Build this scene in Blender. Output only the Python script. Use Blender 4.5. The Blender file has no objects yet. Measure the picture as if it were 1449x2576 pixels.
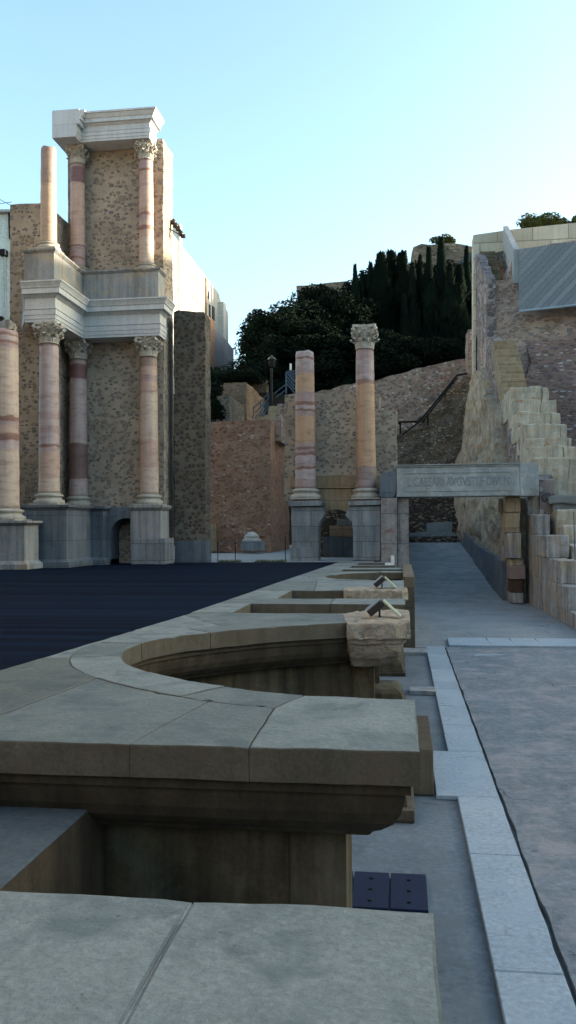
import bpy, bmesh, math, random
from mathutils import Vector, Matrix, noise
random.seed(7)
sc = bpy.context.scene
COL = sc.collection

# ---------------------------------------------------------------- camera maths
F, CX, CY, EZ = 2138., 724.5, 1288., 2.5
XC = Vector((0.9912409, 0.0096488, 0.1317132))
YC = Vector((0.1318806, -0.0194692, -0.9910744))
ZC = Vector((-0.0069983, 0.9997639, -0.0205711))
def ray(px, py):
    c = Vector(((px-CX)/F, -(py-CY)/F, -1))
    return Vector((XC.dot(c), YC.dot(c), ZC.dot(c)))
def at(px, py, d):
    r = ray(px, py); k = d/r.y
    return Vector((r.x*k, d, EZ+r.z*k))
def fl(px, py, z):
    r = ray(px, py); k = (z-EZ)/r.z
    return Vector((r.x*k, r.y*k, z))
def onx(px, py, X):
    r = ray(px, py); k = X/r.x
    return Vector((X, r.y*k, EZ+r.z*k))

cam = bpy.data.cameras.new('camera'); co = bpy.data.objects.new('camera', cam); COL.objects.link(co)
# columns of camera-to-world: world = (XC.c, YC.c, ZC.c)
co.matrix_world = Matrix(((XC.x, XC.y, XC.z, 0), (YC.x, YC.y, YC.z, 0), (ZC.x, ZC.y, ZC.z, EZ), (0, 0, 0, 1)))
cam.sensor_fit = 'VERTICAL'; cam.sensor_height = 36; cam.lens = 36*F/2576.
cam.clip_end = 2000; cam.clip_start = 0.05
sc.camera = co

# ---------------------------------------------------------------- materials
def newmat(name, rough=0.85, spec=0.3):
    m = bpy.data.materials.new(name); m.use_nodes = True
    nt = m.node_tree; b = nt.nodes['Principled BSDF']
    b.inputs['Roughness'].default_value = rough
    b.inputs['Specular IOR Level'].default_value = spec
    return m, nt, b
def N(nt, typ, **kw):
    n = nt.nodes.new(typ)
    for k, v in kw.items():
        if k.startswith('i_'):
            n.inputs[k[2:].replace('_', ' ')].default_value = v
        else: setattr(n, k, v)
    return n
def coords(nt, scale=(1, 1, 1), rot=(0, 0, 0), distort=0.0, dscale=2.0):
    tc = N(nt, 'ShaderNodeTexCoord'); oi = N(nt, 'ShaderNodeObjectInfo')
    ad = N(nt, 'ShaderNodeVectorMath', operation='ADD')
    nt.links.new(tc.outputs['Object'], ad.inputs[0]); nt.links.new(oi.outputs['Location'], ad.inputs[1])
    out = ad.outputs[0]
    if distort:
        nz = N(nt, 'ShaderNodeTexNoise'); nz.inputs['Scale'].default_value = dscale; nz.inputs['Detail'].default_value = 3
        nt.links.new(out, nz.inputs['Vector'])
        s = N(nt, 'ShaderNodeVectorMath', operation='SUBTRACT'); s.inputs[1].default_value = (.5, .5, .5)
        nt.links.new(nz.outputs['Color'], s.inputs[0])
        ml = N(nt, 'ShaderNodeVectorMath', operation='SCALE'); ml.inputs['Scale'].default_value = distort
        nt.links.new(s.outputs[0], ml.inputs[0])
        a2 = N(nt, 'ShaderNodeVectorMath', operation='ADD')
        nt.links.new(out, a2.inputs[0]); nt.links.new(ml.outputs[0], a2.inputs[1]); out = a2.outputs[0]
    mp = N(nt, 'ShaderNodeMapping'); mp.inputs['Scale'].default_value = scale; mp.inputs['Rotation'].default_value = rot
    nt.links.new(out, mp.inputs['Vector'])
    return mp.outputs['Vector']
def ramp(nt, fac, stops, interp='LINEAR'):
    r = N(nt, 'ShaderNodeValToRGB'); cr = r.color_ramp; cr.interpolation = interp
    while len(cr.elements) > 1: cr.elements.remove(cr.elements[-1])
    for i, (p, c) in enumerate(stops):
        e = cr.elements[0] if i == 0 else cr.elements.new(p)
        e.position = p; e.color = (c[0], c[1], c[2], 1) if len(c) == 3 else c
    nt.links.new(fac, r.inputs['Fac'])
    return r.outputs['Color']
def noise_(nt, vec, scale, detail=5, rough=.6):
    n = N(nt, 'ShaderNodeTexNoise'); n.inputs['Scale'].default_value = scale
    n.inputs['Detail'].default_value = detail; n.inputs['Roughness'].default_value = rough
    nt.links.new(vec, n.inputs['Vector']); return n.outputs['Fac']
def mix(nt, fac, a, b, mode='MIX'):
    m = N(nt, 'ShaderNodeMix', data_type='RGBA', blend_type=mode)
    if isinstance(fac, float): m.inputs[0].default_value = fac
    else: nt.links.new(fac, m.inputs[0])
    for s, v in ((6, a), (7, b)):
        if isinstance(v, tuple): m.inputs[s].default_value = (*v[:3], 1)
        else: nt.links.new(v, m.inputs[s])
    return m.outputs[2]
def bumpit(nt, b, h, strength=.4, dist=.02, prev=None):
    bp = N(nt, 'ShaderNodeBump'); bp.inputs['Strength'].default_value = strength; bp.inputs['Distance'].default_value = dist
    nt.links.new(h, bp.inputs['Height'])
    if prev is not None: nt.links.new(prev, bp.inputs['Normal'])
    nt.links.new(bp.outputs['Normal'], b.inputs['Normal']); return bp.outputs['Normal']
def mul(c, k): return tuple(x*k for x in c)

ALB = .56
def m_stone(name, c1, c2, c3=None, scale=1.2, grain=40, bump=.35, rough=.85, streak=0.0, stain=None, stain_lo=.58, bd=.01, joints=None, cracks=None, speck=None):
    """weathered stone: two-tone clouds, grain, blotches; streak = vertical run marks; joints=(w,h) block courses"""
    m, nt, b = newmat(name, rough)
    c1 = mul(c1, ALB); c2 = mul(c2, ALB); c3 = mul(c3, ALB) if c3 else None; stain = mul(stain, ALB) if stain else None
    v = coords(nt)
    base = ramp(nt, noise_(nt, v, scale, 6, .65), [(.3, c1), (.7, c2)])
    g = noise_(nt, v, grain, 3, .7)
    base = mix(nt, .55, base, ramp(nt, g, [(.3, (.55, .55, .55)), (.7, (1.25, 1.25, 1.25))]), 'MULTIPLY')
    if c3:
        base = mix(nt, ramp(nt, noise_(nt, coords(nt, distort=.4), scale*2.3, 5, .6), [(.5, (0, 0, 0)), (.66, (1, 1, 1))]), base, c3)
    if streak:
        s = noise_(nt, coords(nt, scale=(7, 7, .35), distort=.1), 1.0, 4, .6)
        base = mix(nt, streak, base, ramp(nt, s, [(.35, (.45, .42, .38)), (.6, (1.15, 1.12, 1.1))]), 'MULTIPLY')
    if stain:
        s = noise_(nt, coords(nt, distort=.8, dscale=1.5), scale*.9, 7, .7)
        base = mix(nt, ramp(nt, s, [(stain_lo, (0, 0, 0)), (stain_lo+.12, (1, 1, 1))]), base, stain)
    if speck:
        base = mix(nt, ramp(nt, noise_(nt, v, speck[0], 4, .7), [(speck[1], (0, 0, 0)), (speck[1]+.05, (.75, .75, .75))]), base, mul(c1, .35))
    hb = noise_(nt, v, grain*.4, 6, .7)
    if cracks:
        vo = N(nt, 'ShaderNodeTexVoronoi', feature='DISTANCE_TO_EDGE'); vo.inputs['Scale'].default_value = cracks[0]
        nt.links.new(coords(nt, distort=.55/cracks[0], dscale=cracks[0]*2.2), vo.inputs['Vector'])
        gate = ramp(nt, noise_(nt, v, cracks[0]*.9, 3, .6), [(.47, (0, 0, 0)), (.55, (1, 1, 1))])
        cr_ = ramp(nt, vo.outputs['Distance'], [(0, (1, 1, 1)), (cracks[1], (0, 0, 0))])
        cm = mix(nt, 1.0, gate, cr_, 'MULTIPLY')
        base = mix(nt, cm, base, mul(c1, .35))
    if joints:
        w, h = joints[:2]
        # brick pattern laid on the face: horizontal axis = x+y, vertical = z
        sx = N(nt, 'ShaderNodeSeparateXYZ'); nt.links.new(coords(nt, distort=.03, dscale=3), sx.inputs[0])
        a = N(nt, 'ShaderNodeMath', operation='ADD'); nt.links.new(sx.outputs[0], a.inputs[0]); nt.links.new(sx.outputs[1], a.inputs[1])
        cb = N(nt, 'ShaderNodeCombineXYZ'); nt.links.new(a.outputs[0], cb.inputs[0]); nt.links.new(sx.outputs[2], cb.inputs[1])
        br = N(nt, 'ShaderNodeTexBrick'); br.inputs['Scale'].default_value = 1
        br.inputs['Brick Width'].default_value = w; br.inputs['Row Height'].default_value = h
        br.inputs['Mortar Size'].default_value = joints[2] if len(joints) > 2 else .012; br.inputs['Mortar Smooth'].default_value = .2
        br.inputs['Color1'].default_value = (.82, .8, .78, 1); br.inputs['Color2'].default_value = (1.15, 1.13, 1.1, 1); br.inputs['Mortar'].default_value = (.38, .36, .33, 1)
        nt.links.new(cb.outputs[0], br.inputs['Vector'])
        base = mix(nt, .8, base, br.outputs['Color'], 'MULTIPLY')
    nt.links.new(base, b.inputs['Base Color'])
    nr = bumpit(nt, b, hb, bump, bd)
    if joints:
        inv = N(nt, 'ShaderNodeMath', operation='SUBTRACT'); inv.inputs[0].default_value = 1; nt.links.new(br.outputs['Fac'], inv.inputs[1])
        bumpit(nt, b, inv.outputs[0], .5, .015, nr)
    return m

def m_rubble(name, mortar, cols, scale=4.0, thr=.42, soft=.06, flat=1.0, bump=.8, distort=.18, mvar=.35, bd=.05, tint=None, gap=.05):
    """stones of many colours bedded in mortar; thr = how much of each cell the stone fills"""
    m, nt, b = newmat(name, .92, .15)
    mortar = mul(mortar, ALB); cols = [mul(c, ALB) for c in cols]; tint = mul(tint, ALB) if tint else None
    v = coords(nt, scale=(1, 1, flat), distort=distort, dscale=scale*.8)
    vo = N(nt, 'ShaderNodeTexVoronoi'); vo.inputs['Scale'].default_value = scale; vo.inputs['Randomness'].default_value = .9
    nt.links.new(v, vo.inputs['Vector'])
    # each stone its own size
    sep = N(nt, 'ShaderNodeSeparateColor'); nt.links.new(vo.outputs['Color'], sep.inputs[0])
    th = N(nt, 'ShaderNodeMath', operation='MULTIPLY_ADD'); th.inputs[1].default_value = .22; th.inputs[2].default_value = thr-.11
    nt.links.new(sep.outputs[2], th.inputs[0])
    df = N(nt, 'ShaderNodeMath', operation='SUBTRACT'); nt.links.new(th.outputs[0], df.inputs[0]); nt.links.new(vo.outputs['Distance'], df.inputs[1])
    mr = N(nt, 'ShaderNodeMapRange'); mr.inputs['From Min'].default_value = -soft*.3; mr.inputs['From Max'].default_value = soft
    ve = N(nt, 'ShaderNodeTexVoronoi', feature='DISTANCE_TO_EDGE'); ve.inputs['Scale'].default_value = scale; ve.inputs['Randomness'].default_value = .9
    nt.links.new(v, ve.inputs['Vector'])
    es_ = N(nt, 'ShaderNodeMath', operation='SUBTRACT'); es_.inputs[1].default_value = gap; nt.links.new(ve.outputs['Distance'], es_.inputs[0])
    mn = N(nt, 'ShaderNodeMath', operation='MINIMUM'); nt.links.new(df.outputs[0], mn.inputs[0]); nt.links.new(es_.outputs[0], mn.inputs[1])
    nt.links.new(mn.outputs[0], mr.inputs['Value'])
    n = len(cols)
    sc_ = ramp(nt, sep.outputs[0], [(i/n, c) for i, c in enumerate(cols)], 'CONSTANT')
    fv = coords(nt)
    gr = noise_(nt, fv, 26, 4, .7)
    sc_ = mix(nt, .7, sc_, ramp(nt, gr, [(.3, (.6, .6, .6)), (.7, (1.3, 1.3, 1.3))]), 'MULTIPLY')
    mo = ramp(nt, noise_(nt, fv, .9, 6, .65), [(.3, mul(mortar, 1-mvar)), (.7, mul(mortar, 1+mvar*.6))])
    mo = mix(nt, .6, mo, ramp(nt, noise_(nt, fv, 34, 3, .7), [(.3, (.7, .7, .7)), (.7, (1.2, 1.2, 1.2))]), 'MULTIPLY')
    base = mix(nt, mr.outputs[0], mo, sc_)
    if tint:
        base = mix(nt, ramp(nt, noise_(nt, fv, .55, 5, .6), [(.45, (0, 0, 0)), (.65, (.5, .5, .5))]), base, tint)
    nt.links.new(base, b.inputs['Base Color'])
    a = N(nt, 'ShaderNodeMath', operation='MULTIPLY_ADD'); a.inputs[1].default_value = .35; nt.links.new(gr, a.inputs[0]); nt.links.new(mr.outputs[0], a.inputs[2])
    bumpit(nt, b, a.outputs[0], bump, bd)
    return m

def m_bands(name, z0, z1, stops, wob=.06):
    """veined column marble; stops = (height fraction, colour)"""
    m, nt, b = newmat(name, .55, .35)
    tc = N(nt, 'ShaderNodeTexCoord'); v = tc.outputs['Object']
    sx = N(nt, 'ShaderNodeSeparateXYZ'); nt.links.new(v, sx.inputs[0])
    mp = N(nt, 'ShaderNodeMapping'); mp.inputs['Scale'].default_value = (1.6, 1.6, 2.6); nt.links.new(v, mp.inputs[0])
    nz = noise_(nt, mp.outputs[0], 1.6, 6, .6)
    a = N(nt, 'ShaderNodeMath', operation='MULTIPLY_ADD'); a.inputs[1].default_value = wob; nt.links.new(nz, a.inputs[0])
    mr = N(nt, 'ShaderNodeMapRange'); mr.inputs['From Min'].default_value = z0; mr.inputs['From Max'].default_value = z1
    nt.links.new(sx.outputs[2], mr.inputs['Value']); nt.links.new(mr.outputs[0], a.inputs[2])
    sb = N(nt, 'ShaderNodeMath', operation='SUBTRACT'); sb.inputs[1].default_value = wob*.5; nt.links.new(a.outputs[0], sb.inputs[0])
    st = []
    stops = [(p, mul(c, ALB)) for p, c in stops]
    for i, (p, c) in enumerate(stops):
        if i > 0: st.append((max(0, p-.004), stops[i-1][1]))
        st.append((min(1, p+.004), c))
    if len(st) > 31: base = ramp(nt, sb.outputs[0], stops, 'CONSTANT')
    else: base = ramp(nt, sb.outputs[0], st)
    # fine veins
    mp2 = N(nt, 'ShaderNodeMapping'); mp2.inputs['Scale'].default_value = (1.6, 1.6, 6); mp2.inputs['Rotation'].default_value = (.12, .2, 0); nt.links.new(v, mp2.inputs[0])
    vn = noise_(nt, mp2.outputs[0], 1.5, 8, .75)
    base = mix(nt, .55, base, ramp(nt, vn, [(.36, (.55, .42, .4)), (.5, (1, 1, 1)), (.68, (1.2, 1.15, 1.12))]), 'MULTIPLY')
    mp3 = N(nt, 'ShaderNodeMapping'); mp3.inputs['Scale'].default_value = (9, 9, .6); nt.links.new(v, mp3.inputs[0])
    base = mix(nt, .35, base, ramp(nt, noise_(nt, mp3.outputs[0], 1, 4, .6), [(.35, (.7, .62, .55)), (.6, (1.1, 1.08, 1.05))]), 'MULTIPLY')
    base = mix(nt, ramp(nt, noise_(nt, v, 14, 5, .75), [(.66, (0, 0, 0)), (.70, (.8, .8, .8))]), base, (.10, .06, .05))
    nt.links.new(base, b.inputs['Base Color'])
    bumpit(nt, b, noise_(nt, v, 14, 6, .7), .3, .012)
    return m

def m_plain(name, c, rough=.6, metal=0.0, var=.15):
    m, nt, b = newmat(name, rough); b.inputs['Metallic'].default_value = metal
    v = coords(nt)
    nt.links.new(ramp(nt, noise_(nt, v, 6, 5, .6), [(.3, mul(c, 1-var)), (.7, mul(c, 1+var))]), b.inputs['Base Color'])
    return m

def m_leaf(name, c1, c2):
    m, nt, b = newmat(name, .95, .03)
    v = coords(nt)
    nt.links.new(ramp(nt, noise_(nt, v, .9, 4, .7), [(.3, c1), (.7, c2)]), b.inputs['Base Color'])
    b.inputs['Transmission Weight'].default_value = 0
    return m

PINK = (.72, .51, .41); MAUVE = (.56, .41, .39); RED = (.37, .19, .15); CREAM = (.78, .62, .50); OCH = (.72, .47, .29); DRED = (.29, .18, .16); LIL = (.64, .52, .50)
M = {}
M['edge'] = m_stone('brown slab edge with painted shade', (.15, .125, .085), (.24, .20, .14), (.17, .13, .08), 1.6, 60, .5, .9, streak=.3)  # browner and darker than the slab tops: side lighting put into the colour
M['coping'] = m_stone('sandstone coping', (.19, .225, .205), (.335, .365, .33), (.17, .205, .20), 1.4, 48, .9, .85, bd=.018, speck=(26, .66), stain=(.13, .155, .15), stain_lo=.60)
M['coping2'] = m_stone('paler sandstone coping', (.27, .31, .285), (.43, .465, .425), (.22, .26, .25), 1.6, 48, .9, .85, bd=.018, speck=(26, .66), stain=(.13, .155, .15), stain_lo=.60)
M['coping3'] = m_stone('browner sandstone coping', (.165, .185, .16), (.27, .285, .24), (.145, .17, .155), 1.3, 48, .9, .85, bd=.018, speck=(26, .66), stain=(.13, .155, .15), stain_lo=.60)
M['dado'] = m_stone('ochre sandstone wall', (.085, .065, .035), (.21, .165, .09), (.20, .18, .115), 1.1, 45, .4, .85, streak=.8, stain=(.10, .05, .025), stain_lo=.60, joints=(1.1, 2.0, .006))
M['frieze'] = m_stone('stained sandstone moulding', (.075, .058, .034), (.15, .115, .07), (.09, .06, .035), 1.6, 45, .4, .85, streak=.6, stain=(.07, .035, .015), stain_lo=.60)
M['weathered'] = m_stone('pitted old sandstone', (.42, .33, .24), (.74, .63, .47), (.62, .48, .32), 3.2, 22, 1.0, .95, stain=(.20, .085, .03), stain_lo=.61, bd=.035)
M['pier'] = m_stone('brown sandstone blocks', (.20, .155, .10), (.31, .25, .17), None, 1.5, 50, .4, .9, streak=.4, joints=(3, .42, .01))
M['blue'] = m_stone('blue grey marble', (.13, .17, .21), (.26, .31, .36), (.22, .26, .29), .9, 30, .3, .7, streak=.5, stain=(.36, .30, .24), stain_lo=.68, joints=(1.3, .74, .008))
M['bluep'] = m_stone('grey veined marble blocks', (.28, .33, .37), (.46, .50, .52), (.36, .36, .36), 1.6, 24, .35, .75, streak=.45, stain=(.14, .12, .11), stain_lo=.62, joints=(.85, .52, .012))
M['attic'] = m_stone('grey plastered marble', (.36, .39, .40), (.56, .58, .58), (.60, .52, .40), 1.0, 30, .3, .8, streak=.6)
M['white'] = m_stone('white veined marble', (.80, .86, .90), (.98, 1.0, 1.0), (.86, .90, .92), 1.3, 30, .2, .7, streak=.2, stain=(.55, .48, .40), stain_lo=.70)
M['strip'] = m_stone('white floor marble', (.47, .56, .61), (.64, .71, .75), (.54, .62, .67), 1.5, 25, .3, .6, cracks=(.7, .004), speck=(20, .68))
M['strip2'] = m_stone('greyer floor marble', (.42, .49, .54), (.55, .62, .67), (.48, .55, .60), 1.5, 25, .2, .6)
M['lintel'] = m_stone('weathered grey lintel marble', (.44, .48, .46), (.60, .63, .60), (.70, .74, .70), 1.2, 30, .3, .8, stain=(.31, .31, .27), stain_lo=.60)
M['base'] = m_stone('cream base marble', (.56, .52, .43), (.72, .68, .58), None, 2, 30, .2, .6, streak=.3)
M['capital'] = m_stone('cream carved marble', (.54, .50, .42), (.88, .83, .72), (.66, .58, .46), 4, 20, .8, .85, bd=.03, stain=(.22, .17, .11), stain_lo=.66)
M['tan'] = m_stone('tan sandstone courses', (.44, .33, .20), (.64, .50, .33), (.50, .35, .20), 1.4, 30, .5, .9, streak=.3, joints=(1.0, .5, .01))
M['seat'] = m_stone('golden seat stone', (.60, .53, .40), (.94, .86, .68), (.80, .62, .40), 1.8, 26, .8, .9, streak=.45, stain=(.46, .22, .07), stain_lo=.585)
M['seatg'] = m_stone('grey seat stone', (.28, .29, .28), (.44, .45, .43), None, 1.4, 26, .4, .9, stain=(.45, .38, .27), stain_lo=.6)
M['block'] = m_stone('streaked pale blocks', (.48, .49, .48), (.74, .72, .67), (.66, .52, .35), .9, 22, .5, .9, streak=.9, stain=(.50, .38, .24), stain_lo=.56, bd=.02)
M['block2'] = m_stone('dark brown block', (.10, .06, .04), (.16, .10, .06), None, 2, 30, .6, .95)
M['ledge'] = m_stone('ledge stone toned for niche shade', (.10, .125, .14), (.17, .20, .215), None, 1.5, 30, .4, .9)  # dark bluish tone carries the shade inside the niche
M['mortar'] = m_stone('pale lime mortar', (.30, .33, .31), (.56, .56, .50), (.30, .25, .18), 5, 40, .4, .9)
M['block3'] = m_stone('pink block', (.38, .26, .22), (.50, .36, .31), None, 3, 30, .5, .9)
M['rubA'] = m_rubble('rubble in buff mortar', (.66, .545, .415), [(.40, .34, .29), (.50, .38, .29), (.44, .38, .34), (.56, .46, .36), (.36, .32, .30), (.52, .39, .30), (.34, .30, .28)], 5.9, .435, .06, 1.5, 1.0, distort=.06, gap=.09)
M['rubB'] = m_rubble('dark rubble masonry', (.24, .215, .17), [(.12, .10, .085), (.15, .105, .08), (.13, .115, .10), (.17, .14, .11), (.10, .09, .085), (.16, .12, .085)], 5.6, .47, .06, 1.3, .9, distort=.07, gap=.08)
M['rubC'] = m_rubble('orange rubble masonry', (.52, .29, .185), [(.40, .18, .11), (.60, .36, .25), (.46, .21, .13), (.74, .54, .41), (.30, .14, .09), (.54, .29, .19), (.38, .21, .14)], 5.2, .46, .08, 1.5, .9, tint=(.54, .33, .21), gap=.04)
M['rubD'] = m_rubble('pink rubble wall', (.56, .41, .32), [(.46, .28, .21), (.64, .48, .38), (.36, .25, .22), (.84, .74, .63), (.50, .25, .17), (.30, .23, .21)], 3.6, .46, .08, 1.6, .9, gap=.05)
M['rubE'] = m_rubble('mauve coursed rubble', (.78, .57, .45), [(.64, .43, .34), (.88, .66, .53), (.54, .40, .35), (.88, .76, .70), (.56, .40, .33), (.46, .39, .38)], 3.6, .50, .08, 2.2, 1.0, distort=.1)
M['rubS'] = m_rubble('mauve eroded rubble', (.50, .40, .36), [(.30, .23, .22), (.62, .52, .48), (.24, .20, .20), (.44, .33, .29), (.74, .66, .60), (.36, .25, .20)], 3.0, .50, .1, 1.3, 1.0, distort=.3, bd=.1)
M['rubT'] = m_rubble('brown loose rubble', (.34, .27, .20), [(.60, .46, .33), (.40, .28, .20), (.74, .60, .44), (.50, .35, .26), (.30, .25, .22), (.64, .46, .30)], 3.6, .55, .1, 1.8, 1.0, bd=.12, tint=(.22, .18, .13))
M['rubB2'] = m_rubble('dull brown terrace rubble', (.30, .22, .15), [(.22, .15, .10), (.34, .24, .17), (.26, .17, .12), (.38, .30, .23)], 4.5, .46, .08, 1.5, .9)
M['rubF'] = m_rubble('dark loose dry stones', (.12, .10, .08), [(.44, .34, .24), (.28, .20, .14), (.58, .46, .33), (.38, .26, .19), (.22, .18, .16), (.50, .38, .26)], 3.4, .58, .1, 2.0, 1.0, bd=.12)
M['rubG'] = m_rubble('purple brick rubble', (.52, .35, .29), [(.56, .35, .29), (.40, .27, .23), (.68, .46, .38), (.40, .26, .23), (.86, .74, .70), (.34, .25, .26)], 2.6, .46, .08, 2.6, 1.0, distort=.05)
M['rubH'] = m_rubble('ruined castle masonry', (.40, .31, .22), [(.30, .22, .16), (.45, .34, .24), (.26, .20, .16), (.50, .40, .30), (.38, .27, .18)], 1.0, .50, .1, 1.8, .9, bd=.2)  # warm brown stones in buff mortar for both hilltop walls
M['rock'] = m_stone('natural cream rock', (.48, .38, .27), (.86, .72, .52), (.56, .36, .20), .8, 5, 1.0, .95, streak=.5, stain=(.15, .12, .10), stain_lo=.57, bd=.2)
M['creamwall'] = m_stone('cream block parapet', (.80, .72, .56), (.98, .89, .70), None, .6, 20, .2, .85, streak=.2, joints=(2.1, .95, .03))
M['floor'] = m_stone('grey lime floor', (.31, .34, .34), (.50, .52, .51), (.46, .43, .42), .8, 12, .8, .95, stain=(.19, .205, .215), stain_lo=.60, bd=.03, speck=(11, .66), cracks=(.45, .006))
M['orch'] = m_stone('pinkish worn floor', (.25, .285, .305), (.42, .445, .455), (.50, .465, .455), .9, 13, 1.0, .95, stain=(.44, .31, .26), stain_lo=.63, bd=.05, cracks=(.35, .004), speck=(16, .64))
M['gutter'] = m_stone('grey concrete gutter', (.17, .205, .225), (.30, .34, .365), (.22, .25, .265), 1.1, 22, .4, .95, speck=(15, .67), stain=(.12, .145, .16), stain_lo=.6)
M['ramp'] = m_stone('grey ramp concrete', (.32, .345, .345), (.52, .54, .52), (.29, .31, .32), .7, 12, .6, .95, stain=(.24, .26, .265), stain_lo=.58, speck=(9, .66))
M['pave'] = m_stone('pale paving', (.38, .38, .37), (.50, .50, .48), None, .4, 14, .3, .95)
M['earth'] = m_stone('dark earth', (.03, .028, .02), (.055, .05, .035), None, .3, 6, .8, .95)
M['steel'] = m_plain('galvanised steel', (.06, .085, .11), .7, .2)
M['black'] = m_plain('black painted iron', (.004, .004, .005), .8)
M['hatch'] = m_plain('blue painted steel plate', (.005, .011, .035), .8, .0)
M['lamp'] = m_plain('dark lamp housing', (.035, .028, .028), .35)
M['glass'] = m_plain('lamp glass', (.38, .42, .42), .2)
M['cream'] = m_plain('pale yellow glass plate', (.50, .50, .34), .35)
M['wplaster'] = m_stone('white plaster', (1.15, 1.1, 1.0), (1.4, 1.35, 1.22), None, .2, 8, .1, .8)
M['gplaster'] = m_stone('grey plaster', (.60, .60, .58), (.80, .80, .76), None, .2, 8, .2, .9, streak=.4)
M['cplaster'] = m_stone('cream render', (.90, .92, .82), (1.1, 1.12, 1.0), None, .2, 8, .1, .9, streak=.25)
M['brickw'] = m_stone('orange brick wall', (.80, .42, .24), (1.0, .56, .34), None, .5, 12, .3, .9, joints=(.5, .22, .02))
M['greybl'] = m_stone('grey block party wall', (.44, .44, .46), (.60, .59, .60), (.50, .44, .42), .4, 8, .4, .9, streak=.5)
M['window'] = m_plain('dark window glass', (.03, .035, .04), .2)
M['fin'] = m_stone('white concrete panel', (.50, .50, .49), (.60, .60, .58), None, .8, 14, .15, .85, streak=.3)
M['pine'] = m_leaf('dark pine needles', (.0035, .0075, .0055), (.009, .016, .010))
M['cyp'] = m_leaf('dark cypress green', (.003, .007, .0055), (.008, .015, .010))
M['bush'] = m_leaf('olive bush leaves', (.05, .07, .025), (.11, .12, .05))
M['grass'] = m_leaf('dry weeds', (.05, .06, .03), (.12, .12, .06))
M['bark'] = m_plain('bark', (.05, .035, .025), .95)

def m_planks(name, c1, c2, wid, rotz, axis_x=True, gap=(.05, .05, .05), rough=.8):
    m, nt, b = newmat(name, rough, .2)
    v = coords(nt, rot=rotz)
    sx = N(nt, 'ShaderNodeSeparateXYZ'); nt.links.new(v, sx.inputs[0])
    dv = N(nt, 'ShaderNodeMath', operation='DIVIDE'); dv.inputs[1].default_value = wid; nt.links.new(sx.outputs[0 if axis_x else 1], dv.inputs[0])
    fr = N(nt, 'ShaderNodeMath', operation='FRACT'); nt.links.new(dv.outputs[0], fr.inputs[0])
    fo = N(nt, 'ShaderNodeMath', operation='FLOOR'); nt.links.new(dv.outputs[0], fo.inputs[0])
    wn = N(nt, 'ShaderNodeTexWhiteNoise', noise_dimensions='1D'); nt.links.new(fo.outputs[0], wn.inputs['W'])
    base = ramp(nt, wn.outputs['Value'], [(0, c1), (1, c2)])
    vv = coords(nt, rot=rotz, scale=(.6, 14, 14) if not axis_x else (14, .6, 14))
    base = mix(nt, .6, base, ramp(nt, noise_(nt, vv, 1, 5, .7), [(.3, (.6, .6, .6)), (.7, (1.3, 1.3, 1.3))]), 'MULTIPLY')
    gm = ramp(nt, fr.outputs[0], [(0, (1, 1, 1)), (.05, (1, 1, 1)), (.07, (0, 0, 0))])
    base = mix(nt, gm, base, gap)
    nt.links.new(base, b.inputs['Base Color'])
    return m
M['deck'] = m_planks('navy stained deck boards', (.001, .0035, .010), (.0045, .012, .027), .14, (0, 0, 0), False, (.002, .003, .006), .9)
M['deck'].node_tree.nodes['Principled BSDF'].inputs['Specular IOR Level'].default_value = .04
M['boards'] = m_planks('silvered diagonal boards', (.17, .18, .19), (.24, .25, .26), .26, (0, math.radians(-44), 0), True, (.06, .065, .07), .85)

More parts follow.
